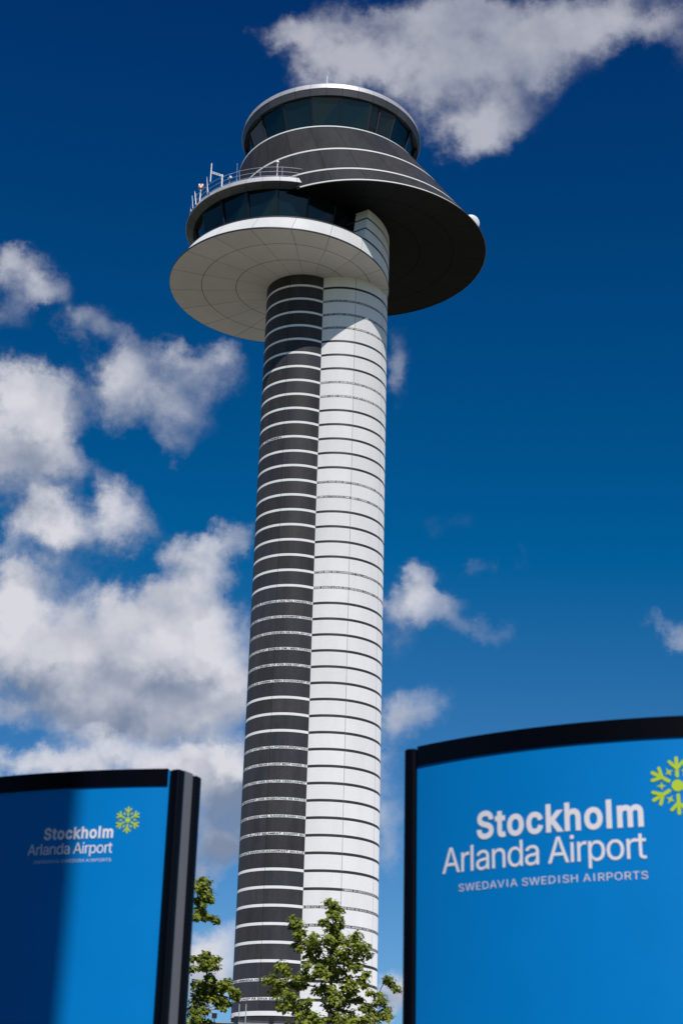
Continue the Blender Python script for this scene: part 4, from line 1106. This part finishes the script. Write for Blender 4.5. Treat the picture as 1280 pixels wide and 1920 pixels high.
# one maple leaf: five lobes, stalk at the origin, tip along +y
LEAFPTS = [(0, 0), (.18, -.06), (.40, .02), (.34, .20), (.62, .42), (.40, .46), (.24, .62), (.14, .72), (0, 1.0),
           (-.14, .72), (-.24, .62), (-.40, .46), (-.62, .42), (-.34, .20), (-.40, .02), (-.18, -.06)]


def make_tree(label, name, tx, ty, top, lean, clumps, extra, seed):
    rg = random.Random(seed)
    tr = empty(name, (tx, ty, 0), label, 'tree', 'maples in front of the low building')
    # trunk
    pts, rad = [], []
    for k in range(12):
        t = k / 11
        pts.append((tx + lean * t + .05 * math.sin(5 * t + seed), ty + .05 * math.cos(4 * t), top * t))
        rad.append(.17 * (1 - t) ** .8 + .012)
    m = Mesh().tube(pts, rad, 10)

    def axis(z):
        t = max(0, min(.999, z / top)) * 11
        k = int(t)
        return Vector(pts[k]).lerp(Vector(pts[k + 1]), t - k)
    # every clump hangs on the nearest clump further in, or on the trunk
    todo = sorted(clumps + extra, key=lambda q: math.hypot(q[0] - axis(q[2]).x, q[1] - axis(q[2]).y))
    done = []
    load = {}
    par = {}
    for i, (x, y, z, r) in enumerate(todo):
        c = Vector((x, y, z))
        hd = math.hypot(x - axis(z).x, y - axis(z).y)
        best, bj = hd * 1.25 + .12, -1
        for j, d in enumerate(done):
            k = (c - d).length * (1.0 if d.z < z + .1 else 1.35)
            if k < best:
                best, bj = k, j
        par[i] = bj
        done.append(c)
    for i in range(len(todo) - 1, -1, -1):
        load[i] = load.get(i, 0) + 1
        if par[i] >= 0:
            load[par[i]] = load.get(par[i], 0) + load[i]
    for i, c in enumerate(done):
        if par[i] >= 0:
            st_ = done[par[i]]
        else:
            hd = math.hypot(c.x - axis(c.z).x, c.y - axis(c.z).y)
            st_ = axis(min(max(1.8, c.z - .7 * hd - .1), top * .97))
        r1 = .0085 * math.sqrt(load[i])
        md = st_.lerp(c, .5) + Vector((rg.uniform(-.06, .06), rg.uniform(-.06, .06), rg.uniform(-.02, .05)))
        m.tube([st_, md, c], [r1 * 1.15, r1, max(.005, r1 * .8)], 5)
    # bare twigs
    for q in range(26):
        x, y, z, r = rg.choice(clumps)
        c = Vector((x, y, z))
        e = c + Vector((rg.uniform(-.5, .5), rg.uniform(-.4, .4), rg.uniform(-.3, .45)))
        m.tube([c, c.lerp(e, .5) + Vector((0, 0, .04)), e], [.009, .006, .003], 4)
    m.build('trunk', [BARK], tr)
    lv = Mesh()
    for idx, (x, y, z, r) in enumerate(clumps + extra):
        n = int(30 + 240 * r) if idx < len(clumps) else 16
        c = Vector((x, y, z))
        out = Vector((x - axis(z).x, y - axis(z).y, 0))
        out = out.normalized() if out.length > .05 else Vector((0, -1, 0))
        for q in range(n):
            while True:
                d = Vector((rg.uniform(-1, 1), rg.uniform(-1, 1), rg.uniform(-1, 1)))
                if .15 < d.length < 1:
                    break
            sp = rg.choice((.9, 1.2, 1.2, 1.6))
            p = c + Vector((d.x * r * 1.15 * sp, d.y * r * 1.4 * sp, d.z * r * .95 * sp))
            nrm = (Vector((0, 0, .75)) + out * .35 + d * .55 + Vector((rg.uniform(-.6, .6), rg.uniform(-.9, .35), rg.uniform(-.35, .35)))).normalized()
            tip = Vector((d.x, d.y, -.35)) + out * .5 + Vector((rg.uniform(-.5, .5), rg.uniform(-.5, .5), rg.uniform(-.45, .25)))
            tip = (tip - nrm * tip.dot(nrm)).normalized()
            sd = tip.cross(nrm)
            sz = rg.choice((.075, .10, .12, .14, .17)) * rg.uniform(.9, 1.1)
            cup = rg.uniform(-.25, .12)
            vs = [p + (sd * a + tip * (b - .35) + nrm * (cup * (abs(a) * 1.1 + (b - .4) ** 2))) * sz for a, b in LEAFPTS]
            cen = p + tip * (.05 * sz)
            k = len(vs)
            lv.add(vs + [cen], [(i, (i + 1) % k, k) for i in range(k)], 0, rg.random())
    lv.build('crown', [LEAF], tr, smooth=False)


def parse(s):
    return [tuple(map(float, t.split(','))) for t in s.split()]


def under(tx, ty, n, zlo, zhi, rad, seed):
    rg = random.Random(seed)
    o = []
    for k in range(n):
        z = rg.uniform(zlo, zhi)
        a = rg.uniform(0, 2 * math.pi)
        q = rad * math.sqrt(rg.random()) * (.75 + .25 * math.sin(math.pi * (z - zlo) / (zhi - zlo)))
        o.append((tx + q * math.cos(a), ty + q * math.sin(a), z, .24))
    return o


T1 = parse('-0.09,61.01,11.91,0.16 0.09,61.37,11.86,0.16 0.33,62.72,11.94,0.16 0.01,62.20,11.77,0.14 0.15,61.03,11.43,0.16 0.34,61.84,11.43,0.18 0.39,61.95,11.24,0.13 -0.16,61.18,11.18,0.17 -0.07,62.56,11.21,0.16 -0.32,61.07,11.20,0.10 0.11,61.74,11.11,0.11 -1.46,62.04,11.35,0.18 -1.27,61.83,11.23,0.18 -1.45,62.21,11.19,0.16 -1.23,62.57,11.12,0.19 -1.05,63.10,11.11,0.10 -1.24,61.48,10.75,0.14 -1.14,62.36,10.68,0.18 -1.30,62.47,10.51,0.14 -1.14,61.50,10.25,0.14 -0.62,60.80,10.60,0.16 -0.71,63.14,10.76,0.18 -0.51,61.52,10.44,0.18 -0.82,61.55,10.39,0.16 -0.74,62.94,10.41,0.19 -0.46,62.20,10.32,0.16 -0.77,61.93,10.09,0.14 -0.59,62.66,10.02,0.21 -0.83,60.87,9.55,0.13 0.08,62.50,10.96,0.16 0.26,61.70,10.89,0.17 -0.10,61.02,10.51,0.20 0.13,62.39,10.67,0.18 0.41,63.04,10.86,0.19 0.58,61.30,10.53,0.17 0.04,62.31,10.57,0.16 1.03,61.52,10.81,0.17 1.01,62.58,10.77,0.19 0.87,62.53,10.67,0.18 1.13,61.32,10.37,0.19 1.39,62.79,10.54,0.14 1.48,62.38,10.21,0.13 1.20,62.44,10.30,0.18 0.83,62.77,10.43,0.19 0.96,61.83,10.08,0.19 1.17,62.62,9.92,0.16 0.66,62.91,10.22,0.19 0.41,61.05,10.13,0.16 0.14,62.84,10.42,0.15 0.37,61.75,9.96,0.19 0.70,61.95,9.82,0.19 0.96,61.15,9.55,0.16 0.06,62.48,10.05,0.17 -0.13,61.50,9.87,0.16 -0.26,62.89,9.88,0.18 -0.39,61.46,9.55,0.18 -0.03,62.15,9.65,0.18 0.25,61.76,9.61,0.19 0.52,62.27,9.64,0.18 -0.47,61.27,9.35,0.17 -0.20,61.23,9.31,0.17 0.12,62.59,9.45,0.19 0.44,62.61,9.46,0.19 0.71,62.16,9.28,0.17 -1.84,63.01,9.85,0.16 -1.65,61.29,9.50,0.17 -1.96,62.84,9.65,0.12 -1.55,61.21,9.27,0.13 -2.19,63.11,9.36,0.19 -2.34,62.30,9.17,0.16 -1.97,62.26,9.09,0.19 -1.76,63.13,9.11,0.18 -2.02,62.69,8.83,0.19 -1.69,62.70,8.75,0.21 -1.42,60.93,8.47,0.20 -1.79,61.69,8.33,0.20 -1.54,61.00,8.13,0.20 -1.33,61.26,8.29,0.20 -1.73,61.31,8.07,0.13 -1.44,62.86,9.13,0.13 -0.96,61.10,9.28,0.16 -0.78,61.51,9.24,0.14 -1.15,61.98,9.21,0.18 -1.21,62.84,9.09,0.17 -0.93,63.12,9.13,0.12 1.40,62.50,9.56,0.15 1.29,61.31,9.19,0.14 1.35,62.11,9.07,0.14 1.08,62.49,9.28,0.17 0.88,60.92,8.91,0.17 1.00,62.43,8.92,0.14 0.62,61.68,8.91,0.16 0.77,62.22,8.76,0.17 2.18,62.41,9.34,0.15 2.37,62.41,9.17,0.15 2.54,62.06,8.96,0.16 2.26,62.13,9.27,0.14 1.52,61.28,8.69,0.11 1.86,61.99,8.71,0.16 1.97,61.10,8.49,0.17 1.81,61.95,8.45,0.14 2.04,62.09,8.43,0.11 1.47,62.66,8.30,0.19 1.59,61.74,8.07,0.18 1.25,60.85,8.10,0.11 2.18,62.07,8.17,0.18 2.07,61.29,7.91,0.19 1.84,62.58,8.04,0.17 2.26,61.73,7.92,0.13 -0.05,61.71,8.90,0.18 -0.28,62.98,9.00,0.18 -0.45,61.74,8.76,0.16 0.09,61.64,8.72,0.19 0.36,61.64,8.64,0.19 -0.09,61.95,8.62,0.18 0.18,61.02,8.35,0.19 0.01,62.11,8.29,0.19 0.47,63.01,8.44,0.19 0.29,62.15,8.13,0.19 0.56,62.59,8.18,0.17 1.06,63.07,8.64,0.16 1.24,62.82,8.62,0.09 0.74,62.59,8.53,0.14 -1.22,62.75,8.24,0.18 -1.00,62.77,8.38,0.17 -0.75,61.41,8.32,0.16 -0.89,61.96,8.08,0.19 -0.65,61.62,7.92,0.19 -1.10,61.43,7.89,0.18 -0.74,62.17,7.80,0.20 -0.42,61.56,7.70,0.20 -0.11,62.28,7.74,0.20 0.20,62.20,7.83,0.20 0.47,61.05,7.72,0.20 0.79,61.86,7.76,0.20 1.06,61.74,7.76,0.19 0.88,62.50,8.05,0.17 1.35,61.01,7.69,0.19 1.67,61.21,7.68,0.19')
T2 = parse('-4.75,60.03,12.45,0.16 -4.87,59.81,12.35,0.14 -4.65,60.33,12.42,0.13 -4.91,59.67,12.15,0.14 -4.71,59.39,12.05,0.16 -4.65,60.86,12.23,0.13 -4.82,59.49,11.92,0.13 -4.57,59.29,11.70,0.16 -4.48,59.56,11.75,0.13 -4.71,59.68,11.68,0.14 -4.40,59.45,11.59,0.10 -4.94,60.07,11.71,0.13 -4.94,60.87,11.65,0.13 -4.66,59.25,11.38,0.09 -4.89,59.83,11.22,0.16 -4.73,60.34,11.31,0.14 -4.82,60.77,11.23,0.15 -4.66,61.00,11.21,0.10 -4.36,59.29,10.98,0.11 -4.24,60.07,11.02,0.13 -4.20,60.76,11.10,0.10 -4.88,59.11,10.91,0.13 -4.49,60.18,9.77,0.14 -4.53,59.35,9.57,0.14 -4.74,60.54,9.67,0.13 -4.44,60.88,9.70,0.14 -4.19,60.08,9.57,0.16 -4.00,59.02,9.46,0.10 -4.45,59.13,9.30,0.15 -4.30,59.83,9.37,0.16 -4.18,60.69,9.38,0.13 -4.41,59.47,9.18,0.11 -4.65,60.34,9.34,0.11 -4.93,59.81,9.57,0.11 -4.94,59.53,9.15,0.14 -4.35,60.41,9.03,0.13 -4.17,59.62,8.83,0.11 -4.41,59.74,8.86,0.08 -4.91,60.53,8.78,0.14 -4.58,59.99,8.67,0.14 -4.40,60.57,8.74,0.14 -4.16,60.03,8.60,0.16 -3.81,59.32,8.66,0.14 -3.68,59.89,8.79,0.14 -3.67,60.75,8.78,0.11 -3.93,60.13,8.57,0.16 -3.79,60.93,8.67,0.14 -3.47,59.00,8.39,0.12 -3.34,59.68,8.39,0.13 -3.27,60.54,8.50,0.07 -3.46,60.37,8.36,0.11 -3.30,60.12,8.26,0.08 -4.11,60.33,8.42,0.16 -4.34,60.75,8.49,0.16 -4.57,60.37,8.50,0.16 -4.77,60.09,8.46,0.16 -4.62,60.12,8.28,0.16 -4.41,60.33,8.25,0.16 -4.13,59.65,8.13,0.15 -3.96,60.34,8.24,0.16 -3.78,60.23,8.17,0.14 -3.65,60.57,8.11,0.11 -3.84,59.96,7.98,0.14 -3.69,59.05,7.75,0.07 -3.98,60.07,7.99,0.11 -4.84,60.72,8.26,0.16 -4.87,60.28,7.99,0.17 -4.62,60.29,8.00,0.16 -4.43,59.78,7.78,0.14 -4.70,59.71,7.66,0.17 -4.58,60.44,7.58,0.17 -4.75,59.16,7.37,0.17 -4.67,60.73,7.44,0.17 -4.31,60.75,7.45,0.11 -4.96,60.92,7.78,0.17')
make_tree('young maple with a pointed open crown standing in front of the white shaft', 'maple_tree', .18, 62.0, 11.75, -.12, T1, under(.1, 62, 150, 2.6, 7.7, 2.7, 5), 21)
make_tree('maple half hidden behind the right edge of the left sign', 'maple_tree', -6.3, 60.0, 12.3, .1,
          T2, under(-6.5, 60, 120, 2.6, 7.6, 2.4, 6) + under(-7.1, 60, 60, 7.4, 12.2, 1.0, 7), 22)

scene.render.engine = 'CYCLES'
scene.cycles.max_bounces = 6
scene.cycles.diffuse_bounces = 3
scene.cycles.glossy_bounces = 3
scene.cycles.caustics_reflective = False
scene.cycles.caustics_refractive = False
